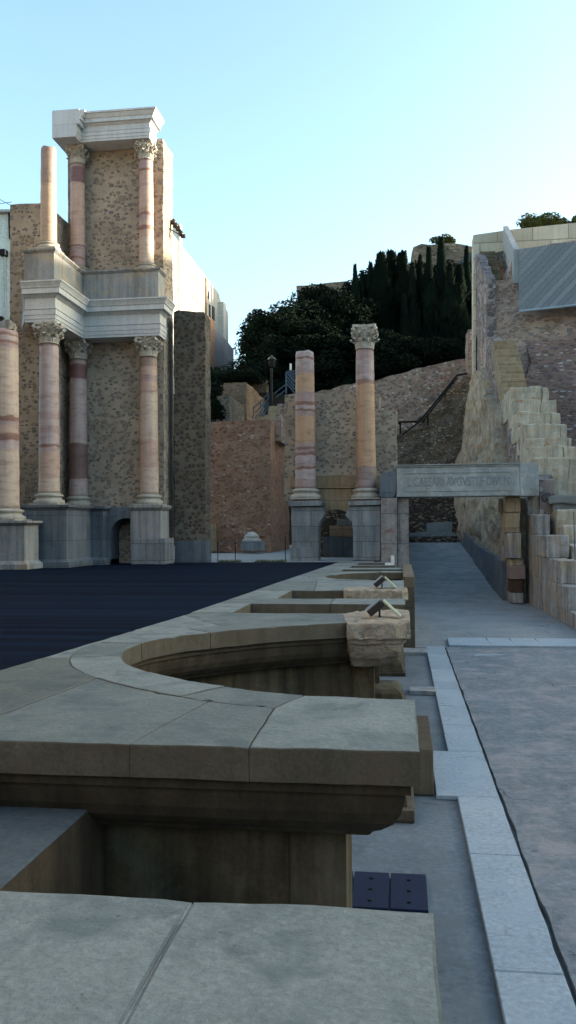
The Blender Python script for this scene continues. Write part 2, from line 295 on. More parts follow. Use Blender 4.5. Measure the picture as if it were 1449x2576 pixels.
# ---------------------------------------------------------------- mesh helpers
class MB:
    def __init__(s): s.bm = bmesh.new(); s.mi = 0
    def face(s, pts):
        f = s.bm.faces.new([s.bm.verts.new(p) for p in pts]); f.material_index = s.mi; return f
    def box(s, x0, x1, y0, y1, z0, z1, mat=None):
        v = [s.bm.verts.new(p) for p in ((x0,y0,z0),(x1,y0,z0),(x1,y1,z0),(x0,y1,z0),(x0,y0,z1),(x1,y0,z1),(x1,y1,z1),(x0,y1,z1))]
        if mat is not None:
            for q in v: q.co = mat @ q.co
        for i in ((0,3,2,1),(4,5,6,7),(0,1,5,4),(1,2,6,5),(2,3,7,6),(3,0,4,7)):
            f = s.bm.faces.new([v[k] for k in i]); f.material_index = s.mi
        return s
    def prism(s, pts, vec):
        pts = [Vector(p) for p in pts]; vec = Vector(vec); n = len(pts)
        a = [s.bm.verts.new(p) for p in pts]; b = [s.bm.verts.new(p+vec) for p in pts]
        fs = [s.bm.faces.new(a), s.bm.faces.new(b[::-1])]
        for i in range(n): fs.append(s.bm.faces.new((a[(i+1) % n], a[i], b[i], b[(i+1) % n])))
        for f in fs: f.material_index = s.mi
        return s
    def px(s, outline, d, t):          # outline seen at depth d, thickness t going back
        return s.prism([at(x, y, d) for x, y in outline], (0, t, 0))
    def lathe(s, prof, c, seg=32, a0=0):
        rings = []
        for r, z in prof:
            rings.append([s.bm.verts.new((c[0]+r*math.cos(a0+2*math.pi*k/seg), c[1]+r*math.sin(a0+2*math.pi*k/seg), c[2]+z)) for k in range(seg)])
        for i in range(len(rings)-1):
            for k in range(seg):
                f = s.bm.faces.new((rings[i][k], rings[i][(k+1) % seg], rings[i+1][(k+1) % seg], rings[i+1][k])); f.smooth = True; f.material_index = s.mi
        s.bm.faces.new(rings[0][::-1]); s.bm.faces.new(rings[-1])
        return s
    def tube(s, a, b, r, seg=8):
        a, b = Vector(a), Vector(b); d = (b-a).normalized()
        u = d.orthogonal().normalized(); w = d.cross(u)
        A = [s.bm.verts.new(a+(u*math.cos(2*math.pi*k/seg)+w*math.sin(2*math.pi*k/seg))*r) for k in range(seg)]
        B = [s.bm.verts.new(b+(u*math.cos(2*math.pi*k/seg)+w*math.sin(2*math.pi*k/seg))*r) for k in range(seg)]
        for k in range(seg): s.bm.faces.new((A[k], A[(k+1) % seg], B[(k+1) % seg], B[k]))
        s.bm.faces.new(A[::-1]); s.bm.faces.new(B); return s
    def sweep(s, path, prof, closed=True, caps=True, smooth=False):
        """path in plan (x,y); prof = (out,z), out to the right hand of travel"""
        n = len(path); P = [Vector(p) for p in path]; rings = []
        for i in range(n):
            d0 = (P[i]-P[i-1]).normalized() if i > 0 else None
            d1 = (P[i+1]-P[i]).normalized() if i < n-1 else None
            if d0 is None: d0 = d1
            if d1 is None: d1 = d0
            n0 = Vector((d0.y, -d0.x)); n1 = Vector((d1.y, -d1.x))
            b = (n0+n1); b = b.normalized() if b.length > 1e-6 else n0
            k = 1/max(.3, b.dot(n0))
            rings.append([s.bm.verts.new((P[i].x+b.x*k*o, P[i].y+b.y*k*o, z)) for o, z in prof])
        m = len(prof)
        for i in range(n-1):
            for j in range(m if closed else m-1):
                j2 = (j+1) % m
                f = s.bm.faces.new((rings[i][j], rings[i+1][j], rings[i+1][j2], rings[i][j2])); f.material_index = s.mi; f.smooth = smooth
        if closed and caps:
            s.bm.faces.new(rings[0]); s.bm.faces.new(rings[-1][::-1])
        return s
    def rough(s, amp=.02, cell=.3, fr=2.0, axes='xyz'):
        vs = [v.co for v in s.bm.verts]
        lo = [min(v[i] for v in vs) for i in range(3)]; hi = [max(v[i] for v in vs) for i in range(3)]
        for i in range(3):
            n = int((hi[i]-lo[i])/cell)
            if 'xyz'[i] not in axes: continue
            for k in range(1, n+1):
                co_ = [0, 0, 0]; co_[i] = lo[i]+k*(hi[i]-lo[i])/(n+1)
                no = [0, 0, 0]; no[i] = 1
                bmesh.ops.bisect_plane(s.bm, geom=s.bm.verts[:]+s.bm.edges[:]+s.bm.faces[:], dist=1e-4, plane_co=co_, plane_no=no)
        for v in s.bm.verts:
            p = v.co*fr; v.co += Vector((noise.noise(p), noise.noise(p+Vector((31, 7, 3))), noise.noise(p+Vector((5, 57, 13)))))*amp*1.6
        return s
    def bevel(s, w, seg=2):
        bmesh.ops.remove_doubles(s.bm, verts=s.bm.verts, dist=1e-5)
        es = [e for e in s.bm.edges if len(e.link_faces) == 2 and e.calc_face_angle(0) > .6]
        bmesh.ops.bevel(s.bm, geom=es, offset=w, segments=seg, affect='EDGES', profile=.6)
        return s
    def build(s, name, mats, parent=None, weld=False, origin=None, normals=True):
        if weld: bmesh.ops.remove_doubles(s.bm, verts=s.bm.verts, dist=1e-4)
        if normals: bmesh.ops.recalc_face_normals(s.bm, faces=s.bm.faces)
        me = bpy.data.meshes.new(name); s.bm.to_mesh(me); s.bm.free()
        if not isinstance(mats, (list, tuple)): mats = [mats]
        for m in mats: me.materials.append(m)
        o = bpy.data.objects.new(name, me); COL.objects.link(o)
        loc = Vector((0, 0, 0))
        if parent is not None:
            root = parent
            loc = wloc(root); o.parent = parent; me.transform(Matrix.Translation(-loc))
        else:
            vs = [v.co for v in me.vertices]
            if origin is None:
                origin = Vector((sum(v.x for v in vs)/len(vs), sum(v.y for v in vs)/len(vs), min(v.z for v in vs)))
            me.transform(Matrix.Translation(-Vector(origin))); o.location = origin
        return o
def wloc(o):
    l = Vector(o.location)
    while o.parent: o = o.parent; l += Vector(o.location)
    return l
def tag(o, label=None, cat=None, group=None, kind=None):
    if label: o['label'] = label
    if cat: o['category'] = cat
    if group: o['group'] = group
    if kind: o['kind'] = kind
    return o
def empty(name, loc, label, cat, group=None):
    o = bpy.data.objects.new(name, None); o.empty_display_size = .2; COL.objects.link(o); o.location = loc
    return tag(o, label, cat, group)

# ---------------------------------------------------------------- world and sun
w = bpy.data.worlds.new('World'); sc.world = w; w.use_nodes = True
nt = w.node_tree; bg = nt.nodes['Background']
SUN = Vector((.955, .295, 0)).normalized(); EL = math.radians(10.5)
SUN = Vector((SUN.x*math.cos(EL), SUN.y*math.cos(EL), math.sin(EL)))
sky = nt.nodes.new('ShaderNodeTexSky'); sky.sky_type = 'NISHITA'; sky.sun_disc = False
sky.sun_elevation = EL; sky.sun_rotation = math.atan2(SUN.x, SUN.y)
sky.air_density = 1.0; sky.dust_density = 3.2; sky.ozone_density = 1.5
tn = nt.nodes.new('ShaderNodeMix'); tn.data_type = 'RGBA'; tn.blend_type = 'MULTIPLY'; tn.inputs[0].default_value = 1
tn.inputs[7].default_value = (.93, 1.02, 1.0, 1); nt.links.new(sky.outputs[0], tn.inputs[6])
nt.links.new(tn.outputs[2], bg.inputs[0]); bg.inputs[1].default_value = .15
sl = bpy.data.lights.new('sun', 'SUN'); sl.energy = 4.2; sl.angle = math.radians(.5); sl.color = (1, .86, .68)
so = bpy.data.objects.new('sun', sl); COL.objects.link(so); so.rotation_euler = SUN.to_track_quat('Z', 'Y').to_euler()
sc.view_settings.view_transform = 'Standard'; sc.view_settings.look = 'None'
sc.view_settings.exposure = 2.2; sc.view_settings.gamma = 1
try: sc.view_settings.use_curve_mapping = False
except Exception: pass

# ================================================================ SETTING
MB().box(-600, 600, -300, 1200, -.6, -.06).build('ground', M['pave']).__setitem__('kind', 'structure')
def flat(name, pts, z, th, mat, rough=None):
    m = MB().prism([(p[0], p[1], z-th) for p in pts], (0, 0, th))
    if rough: m.rough(*rough)
    o = m.build(name, mat); o['kind'] = 'structure'; return o
# gutter, orchestra floor, paving
flat('gutter_floor', [(-3.2, -3), (.50, -3), (.50, 18.2), (-3.2, 18.2)], -.012, .04, M['gutter'])
flat('passage_floor', [(.0, 18.2), (40, 18.2), (40, 31), (4.3, 31), (4.2, 29.2), (.0, 29.2)], -.006, .04, M['floor'])
# orchestra floor edge is worn: jagged outline next to the marble
edge = []
y = -3.0
while y < 18.1:
    edge.append((.905+.03*noise.noise(Vector((y*1.7, 3, 0)))+.012*noise.noise(Vector((y*7, 9, 0))), y)); y += .11
flat('orchestra_floor', [(40, -3)]+[(40, 18.12), (.93, 18.12)]+edge[::-1], .012, .05, M['orch'])
o = flat('stage_deck', [(-60, -4), (-3.12, -4), (-3.09, 4), (-3.03, 6.13), (-2.95, 7), (-2.7, 10), (-2.33, 19.5), (-1.98, 27.4), (-60, 27.4)], 1.438, .2, M['deck'])
flat('stage_rear_paving', [(-60, 27.42), (-.9, 27.42), (-.9, 58), (-60, 58)], 1.43, 1.3, M['pave'])

# marble strip of the orchestra, slab by slab with joints and chipped patches
mb = MB()
ys = [-3, 1.4, 3.42, 4.9, 6.62, 8.02, 9.62, 10.9, 12.05, 13.3, 13.9, 15.2, 16.0, 17.0, 18.1]
for i in range(len(ys)-1):
    a, b_ = ys[i]+.006, ys[i+1]-.006
    mb.mi = 1 if i in (9, 11, 13) else 0
    wob = [(.868+.012*noise.noise(Vector((yy*3, 0, 7))), yy) for yy in [a+(b_-a)*k/6 for k in range(7)]]
    l = [(.49, b_), (.49, a)]
    if i == 5: l = [(.49, b_), (.30, b_), (.30, a), (.49, a)]
    mb.prism([(p[0], p[1], -.01) for p in wob+l], (0, 0, .045))
mb.bevel(.006, 1)
tag(mb.build('marble_strip', [M['strip'], M['strip2']]), 'long strip of white marble slabs edging the orchestra floor', 'marble kerb')
mb = MB()
for i, (x0, x1) in enumerate([(1.0, 1.85), (1.86, 2.35), (2.36, 2.9), (2.91, 5.2), (5.21, 7.5)]):
    mb.mi = 0
    p = [(x0-.03, 18.2), (x0+(x1-x0)*.5, 18.2-.03*(i == 0)), (x1-.01, 18.17), (x1, 18.9), (x1-.02, 19.42), (x0, 19.4+.05*(i % 2))]
    mb.prism([(a, b_, -.01) for a, b_ in p], (0, 0, .065))
mb.bevel(.008, 1)
tag(mb.build('marble_threshold', [M['strip']]), 'cracked white marble slabs lying across the floor before the passage', 'marble slab')
for (y0, y1, x0, x1, lab) in ((13.0, 13.4, .10, .49, 'thin grey marble slab bridging the gutter beside the stage wall, nearer one'), (17.05, 17.75, .02, .49, 'thin pale marble slab bridging the gutter, by the foot of the brown end pier')):
    tag(MB().box(x0, x1, y0, y1, -.01, .05).rough(.01, .12).build('gutter_slab', M['attic']), lab, 'marble slab', 'slabs bridging the gutter')
flat('orchestra_patch', [(1.35, 16.9), (1.9, 17.0), (2.05, 17.15), (1.5, 17.2)], .02, .01, M['strip2'])

# steel hatch plates in the gutter
r = empty('floor_hatch', (-.12, 5.9, 0), 'dark blue riveted steel plates let into the gutter below the stage wall', 'hatch')
for k in range(3):
    x0 = -.62+k*.26
    MB().box(x0+.004, x0+.252, 5.62, 6.2, -.008, .03).bevel(.004, 1).build('plate', M['hatch'], r)
    for q in range(3): MB().lathe([(.014, 0), (.014, .006), (.006, .009)], (x0+.13, 5.72+q*.18, .03), 10).build('rivet', M['black'], r)

# ================================================================ STAGE FRONT WALL
root = empty('stage_front_wall', (-1, 9, 0), 'long low sandstone wall along the stage edge with curved and square niches', 'wall')
def curve(pts, n=6):
    out = []
    P = [Vector(p) for p in pts]
    for i in range(len(P)-1):
        p0 = P[max(0, i-1)]; p1 = P[i]; p2 = P[i+1]; p3 = P[min(len(P)-1, i+2)]
        for k in range(n):
            t = k/n
            out.append(.5*((2*p1)+(-p0+p2)*t+(2*p0-5*p1+4*p2-p3)*t*t+(-p0+3*p1-3*p2+p3)*t**3))
    out.append(P[-1]); return [(p.x, p.y) for p in out]
ap1 = curve([(-.62, 5.38), (-1.0, 5.52), (-1.45, 5.8), (-1.86, 6.15), (-2.2, 6.59), (-2.36, 7.0), (-2.42, 7.38), (-2.36, 7.9), (-2.06, 8.42), (-1.36, 9.1), (-.62, 9.55)], 5)
ap2 = curve([(-.6, 17.55), (-1.1, 17.75), (-1.5, 18.2), (-1.66, 18.9), (-1.55, 19.6), (-1.15, 20.2), (-.5, 20.6)], 5)
seg1 = [(.08, -3), (.08, 2.39), (-2.35, 2.39), (-2.35, 4.07), (.08, 4.07), (.08, 5.3)]
seg2 = [(.05, 9.65), (.05, 10.62), (-2.13, 10.62), (-2.13, 11.95), (.05, 11.95), (.05, 12.85), (-1.88, 12.85), (-1.88, 14.62), (.05, 14.62), (.05, 17.5)]
seg3 = [(.05, 20.68), (.05, 21.35), (-1.5, 21.35), (-1.5, 22.2), (.05, 22.2), (.05, 23.1), (-1.4, 23.1), (-1.4, 24.3), (-.2, 24.3), (-.2, 24.9), (-1.3, 25.1), (-1.3, 26.2), (-.2, 26.4), (-.2, 27.3)]
path = seg1+ap1+seg2+ap2+seg3
deckedge = [(-3.12, -3), (-3.09, 4), (-3.03, 6.13), (-2.95, 7), (-2.7, 10), (-2.33, 19.5), (-1.98, 27.3)]
def offs(pts, w_):
    out = []
    for i, p in enumerate(pts):
        a = Vector(pts[max(0, i-1)]); b_ = Vector(pts[min(len(pts)-1, i+1)]); d = (b_-a).normalized()
        out.append((p[0]-d.y*w_*1, p[1]+d.x*w_)) # left of travel (into the stone)
    return out
ring1 = offs(ap1, .42); ring2 = offs(ap2, .4)
# slabs
def coping_faces():
    bm = bmesh.new()
    def add(pts): return bm.faces.new([bm.verts.new((p[0], p[1], 1.28)) for p in pts])
    outer = seg1+[ap1[0]]+ring1+[ap1[-1]]+seg2+[ap2[0]]+ring2+[ap2[-1]]+seg3
    add(outer+deckedge[::-1])
    def cut(co_, no, lim=None):
        g = [f for f in bm.faces if lim is None or lim(f.calc_center_median())]
        es = set(e for f in g for e in f.edges); vs = set(v for f in g for v in f.verts)
        bmesh.ops.bisect_plane(bm, geom=list(vs)+list(es)+g, dist=1e-5, plane_co=(*co_, 0), plane_no=(*no, 0))
    bmesh.ops.triangulate(bm, faces=bm.faces[:])
    return bm, cut
# build slabs as explicit polygons instead of cutting
slabs = []
def S(*pts, m=0): slabs.append((list(pts), m))
S((-.60, -3), (.08, -3), (.08, 2.39), (-.60, 2.39), m=1)
S((-2.0, -3), (-.60, -3), (-.60, 2.39), (-2.0, 2.39), m=1)
S((-3.10, -3), (-2.0, -3), (-2.0, 2.39), (-3.10, 2.39), m=0)
S((-3.09, 2.39), (-2.35, 2.39), (-2.35, 4.07), (-3.09, 4.07), m=0)
# front pier of first apse
S((-.74, 4.07), (.08, 4.07), (.08, 5.3), ap1[0], ring1[0], m=1)
def sub(r_, i0, i1): return [r_[i] for i in range(i0, i1+1)]
n1 = len(ap1)-1
S((-1.34, 4.07), (-.74, 4.07), *sub(ring1, 0, 5), m=0)
S((-2.35, 4.07), (-1.34, 4.07), *sub(ring1, 5, 15), m=0)
S((-3.09, 4.07), (-2.35, 4.07), *sub(ring1, 15, 24), (-2.97, 6.75), (-3.03, 6.13), m=2)
S((-2.97, 6.75), *sub(ring1, 24, 35), (-2.80, 8.75), (-2.95, 7.0), m=1)
S((-2.80, 8.75), *sub(ring1, 35, 43), (-2.68, 10.3), (-2.7, 10.0), m=1)
S((-2.68, 10.3), *sub(ring1, 43, n1), (-1.3, 10.62), (-2.66, 10.62), m=0)
S(*[(-1.3, 10.62)], ring1[n1], (-.62, 9.55), (-.5, 9.62), (-.5, 10.62), m=0)
for a, b_, k in ((0, 7, 0), (7, 15, 1), (15, 24, 1), (24, 33, 0), (33, 41, 1), (41, n1, 0)):
    S(*sub(ap1, a, b_), *sub(ring1, a, b_)[::-1], m=k)
def dx(y_):
    for i in range(len(deckedge)-1):
        a, b_ = deckedge[i], deckedge[i+1]
        if a[1] <= y_ <= b_[1]: return a[0]+(b_[0]-a[0])*(y_-a[1])/(b_[1]-a[1])
    return -2
def strip(y0, y1, xr, m=0): S((dx(y0), y0), (xr, y0), (xr, y1), (dx(y1), y1), m=m)
strip(10.62, 11.95, -2.13, 1)
S((dx(11.95), 11.95), (-1.0, 11.95), (-1.0, 12.85), (dx(12.85), 12.85), m=0); S((-1.0, 11.95), (.05, 11.95), (.05, 12.85), (-1.0, 12.85), m=1)
strip(12.85, 14.62, -1.88, 1)
S((dx(14.62), 14.62), (-1.5, 14.62), (-1.7, 17.2), (dx(17.2), 17.2), m=0)
S((-1.5, 14.62), (-.98, 14.62), (-.9, 15.3), (.05, 15.35), (.05, 17.5), (-.6, 17.5), ring2[0], ring2[3], (-1.7, 17.2), m=1)
n2 = len(ap2)-1
S((dx(17.2), 17.2), (-1.7, 17.2), *sub(ring2, 3, 16), (dx(19.2), 19.2), m=1)
S((dx(19.2), 19.2), *sub(ring2, 16, n2), (-.5, 20.9), (-.5, 21.35), (dx(21.35), 21.35), m=0)
S((-.5, 20.62), (.05, 20.68), (.05, 21.35), (-.5, 21.35), m=1)
for a, b_, k in ((0, 7, 0), (7, 14, 1), (14, 21, 0), (21, n2, 1)): S(*sub(ap2, a, b_), *sub(ring2, a, b_)[::-1], m=k)
strip(21.35, 22.2, -1.5, 0)
S((dx(22.2), 22.2), (.05, 22.2), (.05, 23.1), (dx(23.1), 23.1), m=1)
strip(23.1, 24.3, -1.4, 1)
S((dx(24.3), 24.3), (-.2, 24.3), (-.2, 24.9), (-1.3, 25.1), (dx(25.1), 25.1), m=0)
strip(25.1, 26.2, -1.3, 1)
S((dx(26.2), 26.2), (-1.3, 26.2), (-.2, 26.4), (-.2, 27.3), (dx(27.3), 27.3), m=0)
mb = MB()
for pts, mi in slabs:
    c = Vector((sum(p[0] for p in pts)/len(pts), sum(p[1] for p in pts)/len(pts)))
    # drop duplicate points
    q = []
    for p in pts:
        if not q or (Vector(p)-Vector(q[-1])).length > .01: q.append(p)
    if (Vector(q[0])-Vector(q[-1])).length < .01: q.pop()
    # shrink 4 mm towards inside along edge normals (approximate through centre)
    qq = []
    for p in q:
        d = c-Vector(p); L = d.length
        qq.append((p[0]+d.x/L*.004, p[1]+d.y/L*.004))
    dz = random.uniform(-.003, .003)
    t_ = MB(); t_.mi = mi; t_.prism([(p[0], p[1], 1.285) for p in qq], (0, 0, .165+dz))
    if c.y < 11: t_.rough(.003, .09 if c.y < 7 else .2, 5, 'xy')
    for v in t_.bm.verts:
        e = noise.noise(Vector((v.co.x*4.3, v.co.y*4.3, 1.7)))
        if v.co.z > 1.4 and e > .34 and len(v.link_faces) == 3: v.co.z -= (e-.34)*.05
    tm = bpy.data.meshes.new('t'); 
    for f in t_.bm.faces: f.material_index = mi
    t_.bm.to_mesh(tm); t_.bm.free(); mb.bm.from_mesh(tm); bpy.data.meshes.remove(tm)
es = [e for e in mb.bm.edges if e.calc_face_angle(0) > .9 and min(v.co.z for v in e.verts) > 1.3]
bmesh.ops.bevel(mb.bm, geom=es, offset=.011, segments=2, affect='EDGES', profile=.6)
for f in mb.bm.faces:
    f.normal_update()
    if abs(f.normal.z) < .4: f.material_index = 3  # upright faces take the tone with painted side shade
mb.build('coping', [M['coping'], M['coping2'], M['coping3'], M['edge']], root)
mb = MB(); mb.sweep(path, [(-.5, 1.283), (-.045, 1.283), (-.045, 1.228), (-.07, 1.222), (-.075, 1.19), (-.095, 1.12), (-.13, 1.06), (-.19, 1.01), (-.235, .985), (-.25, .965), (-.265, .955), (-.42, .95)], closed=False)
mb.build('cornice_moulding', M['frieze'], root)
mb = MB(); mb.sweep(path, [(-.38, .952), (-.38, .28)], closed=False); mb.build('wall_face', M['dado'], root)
mb = MB(); mb.sweep(seg2+ap2+seg3, [(-.40, .285), (-.20, .275), (-.12, .25), (-.07, .19), (-.05, .10), (-.03, .05), (-.001, .045), (.0, -.02)], closed=False); mb.build('base_moulding', M['dado'], root)
mb = MB().box(-2.9, -1.60, 2.75, 4.44, 0, 1.08).bevel(.008, 1)
for f in mb.bm.faces:
    f.normal_update(); f.material_index = 0 if f.normal.z > .7 else 1  # sides get a darker stone, painting in the niche shade
mb.build('niche_ledge', [M['ledge'], M['frieze']], root)
mb = MB()
mb.box(-.603, -.597, -3, 2.37, 1.29, 1.444).box(-1.343, -1.337, 4.09, 4.9, 1.29, 1.443).box(-2.003, -1.997, -3, 2.37, 1.29, 1.444)
mb.build('mortar_joint', M['mortar'], root)
# low blocks in front of the apse
tag(MB().box(-.7, .28, 8.12, 9.62, -.01, .42).bevel(.012).rough(.004, .2).build('kerb_block', M['pier']), 'low brown block standing on the white crossing slab by the stage wall', 'stone block')
r = empty('stone_steps', (-.2, 7.8, 0), 'two thin brown stone steps at the foot of the near curved niche', 'steps')
MB().box(-.8, .09, 7.36, 8.1, -.01, .10).bevel(.006, 1).build('step', M['pier'], r)
MB().box(-.8, .03, 7.44, 8.1, .101, .19).bevel(.006, 1).build('step', M['pier'], r)
tag(MB().box(.03, .27, 17.95, 24.8, -.02, 1.50).bevel(.01, 1).rough(.004, .35).build('end_pier', M['pier'], None), 'tall brown sandstone pier closing the far end of the stage wall', 'pier')
# two weathered original blocks
def wblock(pts, z0, name, lab, y0):
    m = MB(); cx_ = sum(p[0] for p in pts)/len(pts); cy_ = sum(p[1] for p in pts)/len(pts)
    prof = [(-.01, z0), (.03, .97), (.07, 1.01), (.13, 1.06), (.165, 1.12), (.185, 1.19), (.19, 1.222), (.215, 1.228), (.22, 1.262), (.225, 1.268), (.255, 1.28), (.26, 1.30), (.26, 1.44), (.25, 1.46)]
    rings = []
    for o, z in prof:
        k = .24-o; rings.append([m.bm.verts.new((p[0]-(k if p[0] > cx_ else -k*.2), p[1]+(k if p[1] < cy_ else -k), z)) for p in pts])
    n_ = len(pts)
    for a, b_ in zip(rings[:-1], rings[1:]):
        for q in range(n_): m.bm.faces.new((a[q], a[(q+1) % n_], b_[(q+1) % n_], b_[q]))
    m.bm.faces.new(rings[0][::-1]); m.bm.faces.new(rings[-1])
    m.rough(.012, .045, 7)
    for v in m.bm.verts:
        t = v.co.copy(); v.co += Vector((1, 1, .6))*(noise.noise(t*22)*.010)
        if t.z > 1.42: v.co.z += noise.noise(t*9)*.022-.004
        e = noise.noise(Vector((t.x*6, t.y*6, 3)))
        if t.z > 1.30 and e > .2: v.co.y += (e-.2)*.10*(t.y < cy_)
    o = m.build(name, M['weathered'])
    return tag(o, lab, 'stone block', 'weathered blocks in the stage wall')
wblock([(-.60, 9.45), (-.1, 9.5), (.07, 9.62), (.07, 10.9), (-.15, 11.1), (-.45, 10.95), (-.72, 10.5)], .93, 'weathered_block', 'large pitted cream block with rust stains at the far side of the near curved niche', 9.5)
wblock([(-.98, 14.55), (.0, 14.52), (.08, 14.65), (.07, 15.3), (-.95, 15.3), (-1.0, 15.0)], .93, 'weathered_block', 'worn orange brown block, farther of the two rough blocks in the stage wall', 14.5)
# dado under the first weathered block
# lamps on the blocks
def lamp(c, lab, s=1.0):
    r = empty('floodlight', c, lab, 'floodlight', 'floodlights on the stage wall')
    R = Matrix.Translation(Vector(c)+Vector((-.17, 0, .075))) @ Matrix.Rotation(math.radians(-40), 4, 'Y')
    MB().box(0, .21*s, -.06, .16, -.085*s, 0, R).bevel(.01).build('housing', M['lamp'], r)
    MB().box(.0, .205*s, -.055, .155, .001, .022, R).build('front_glass', M['glass'], r)
    R2 = Matrix.Translation(Vector(c)+Vector((.035, 0, .205))) @ Matrix.Rotation(math.radians(43), 4, 'Y')
    MB().box(0, .27*s, -.06, .15, -.022, 0, R2).bevel(.004, 1).build('reflector_plate', M['cream'], r)
    MB().tube(Vector(c)+Vector((-.02, .05, .13)), Vector(c)+Vector((-.02, .05, 0)), .012).build('bracket', M['lamp'], r)
lamp(Vector((-.24, 10.0, 1.465)), 'dark box floodlight with pale tilted plate on the nearer weathered block')
lamp(Vector((-.32, 14.9, 1.465)), 'dark box floodlight with pale tilted plate on the farther weathered block')
c = Vector((-.42, 24.6, 1.45)); r = empty('floodlight', c, 'small white box floodlight at the far end of the stage wall by the portal', 'floodlight', 'floodlights on the stage wall')
MB().box(c.x-.05, c.x+.22, c.y, c.y+.12, c.z, c.z+.07).bevel(.008, 1).build('foot', M['wplaster'], r)
MB().box(c.x+.12, c.x+.22, c.y, c.y+.12, c.z+.071, c.z+.28).bevel(.008, 1).build('housing', M['wplaster'], r)

# ================================================================ COLUMNS
def capital(mb, c, r0, h, wtop):
    """corinthian: bell, two leaf rows, volutes, abacus"""
    x, y, z = c
    mb.lathe([(r0*.98, 0), (r0*1.06, .01), (r0*1.08, .04), (r0*1.0, .05), (r0*1.0, h*.3), (r0*1.08, h*.6), (r0*1.3, h*.86), (r0*1.35, h*.88)], c, 28)
    def leaf(ang, zb, hh, wd, r_in, curl):
        prof = [(r_in, 0, .85), (r_in+.015, hh*.3, 1.0), (r_in+.035, hh*.6, 1.0), (r_in+.07*curl, hh*.82, .85), (r_in+.13*curl, hh*.96, .6), (r_in+.17*curl, hh*.93, .4), (r_in+.175*curl, hh*.82, .22)]
        ca, sa = math.cos(ang), math.sin(ang); rows = []
        for rr, zz, ww in prof:
            row = []
            for j, u in enumerate((-1, -.6, -.3, 0, .3, .6, 1)):
                off = u*wd*ww; rad = rr+(.022 if j == 3 else .0)+(.014 if j in (1, 5) else 0)-abs(u)*.02
                row.append(mb.bm.verts.new((x+ca*rad-sa*off, y+sa*rad+ca*off, z+zb+zz-abs(u)*hh*.08+(hh*.05 if j in (1, 3, 5) else 0))))
            rows.append(row)
        for i in range(len(rows)-1):
            for j in range(6):
                f = mb.bm.faces.new((rows[i][j], rows[i][j+1], rows[i+1][j+1], rows[i+1][j]))
        # back of the curl so that it has body
        tip = rows[-1]; root_ = rows[2]
        for j in range(6): mb.bm.faces.new((tip[j], tip[j+1], root_[j+1], root_[j]))
    k = r0/.26
    for i in range(8): leaf(i*math.pi/4, .04, h*.42, r0*.36, r0*1.02, k)
    for i in range(8): leaf((i+.5)*math.pi/4, .06, h*.68, r0*.34, r0*1.0, k)
    for i in range(4):
        a = math.pi/4+i*math.pi/2; ca, sa = math.cos(a), math.sin(a)
        R_ = wtop*.5*1.30
        for s_ in (-1, 1):
            pts = []
            for t in range(9):
                u = t/8; pts.append(Vector((x+ca*(r0*1.1+(R_-r0*1.1)*u**1.3)-sa*s_*.10*k*(1-u), y+sa*(r0*1.1+(R_-r0*1.1)*u**1.3)+ca*s_*.10*k*(1-u), z+h*(.5+.36*u-.0*u*u))))
            for t in range(8): mb.tube(pts[t], pts[t+1], .022*k, 6)
        # scroll
        ctr = Vector((x+ca*(R_-.02), y+sa*(R_-.02), z+h*.80)); n_ = Vector((-sa, ca, 0))
        mb.tube(ctr-n_*.035*k, ctr+n_*.035*k, .055*k, 12)
    for i in range(4):   # middle helices and flower
        a = i*math.pi/2; ca, sa = math.cos(a), math.sin(a); n_ = Vector((-sa, ca, 0)); c0 = Vector((x+ca*r0*1.38, y+sa*r0*1.38, z+h*.80))
        for s_ in (-1, 1): mb.tube(c0+n_*s_*.045*k-Vector((ca, sa, 0))*.05, c0+n_*s_*.045*k, .032*k, 8)
        mb.tube(c0+Vector((0, 0, .1*k))-Vector((ca, sa, 0))*.05, c0+Vector((0, 0, .1*k))+Vector((ca, sa, 0))*.02, .04*k, 8)
    # abacus with concave sides
    pts = []
    for i in range(4):
        a0 = math.pi/4+i*math.pi/2; a1 = a0+math.pi/2
        p0 = Vector((math.cos(a0), math.sin(a0)))*wtop*.68; p1 = Vector((math.cos(a1), math.sin(a1)))*wtop*.68
        t_ = (p1-p0).normalized()*.05*k
        mid = (p0+p1)/2; 
        for u in (0, .2, .4, .6, .8, 1):
            p = (p0+t_)*(1-u)+(p1-t_)*u; p = p-mid.normalized()*(.1*wtop*math.sin(math.pi*u)); pts.append((x+p.x, y+p.y, z+h*.88))
    mb.prism(pts, (0, 0, h*.12))

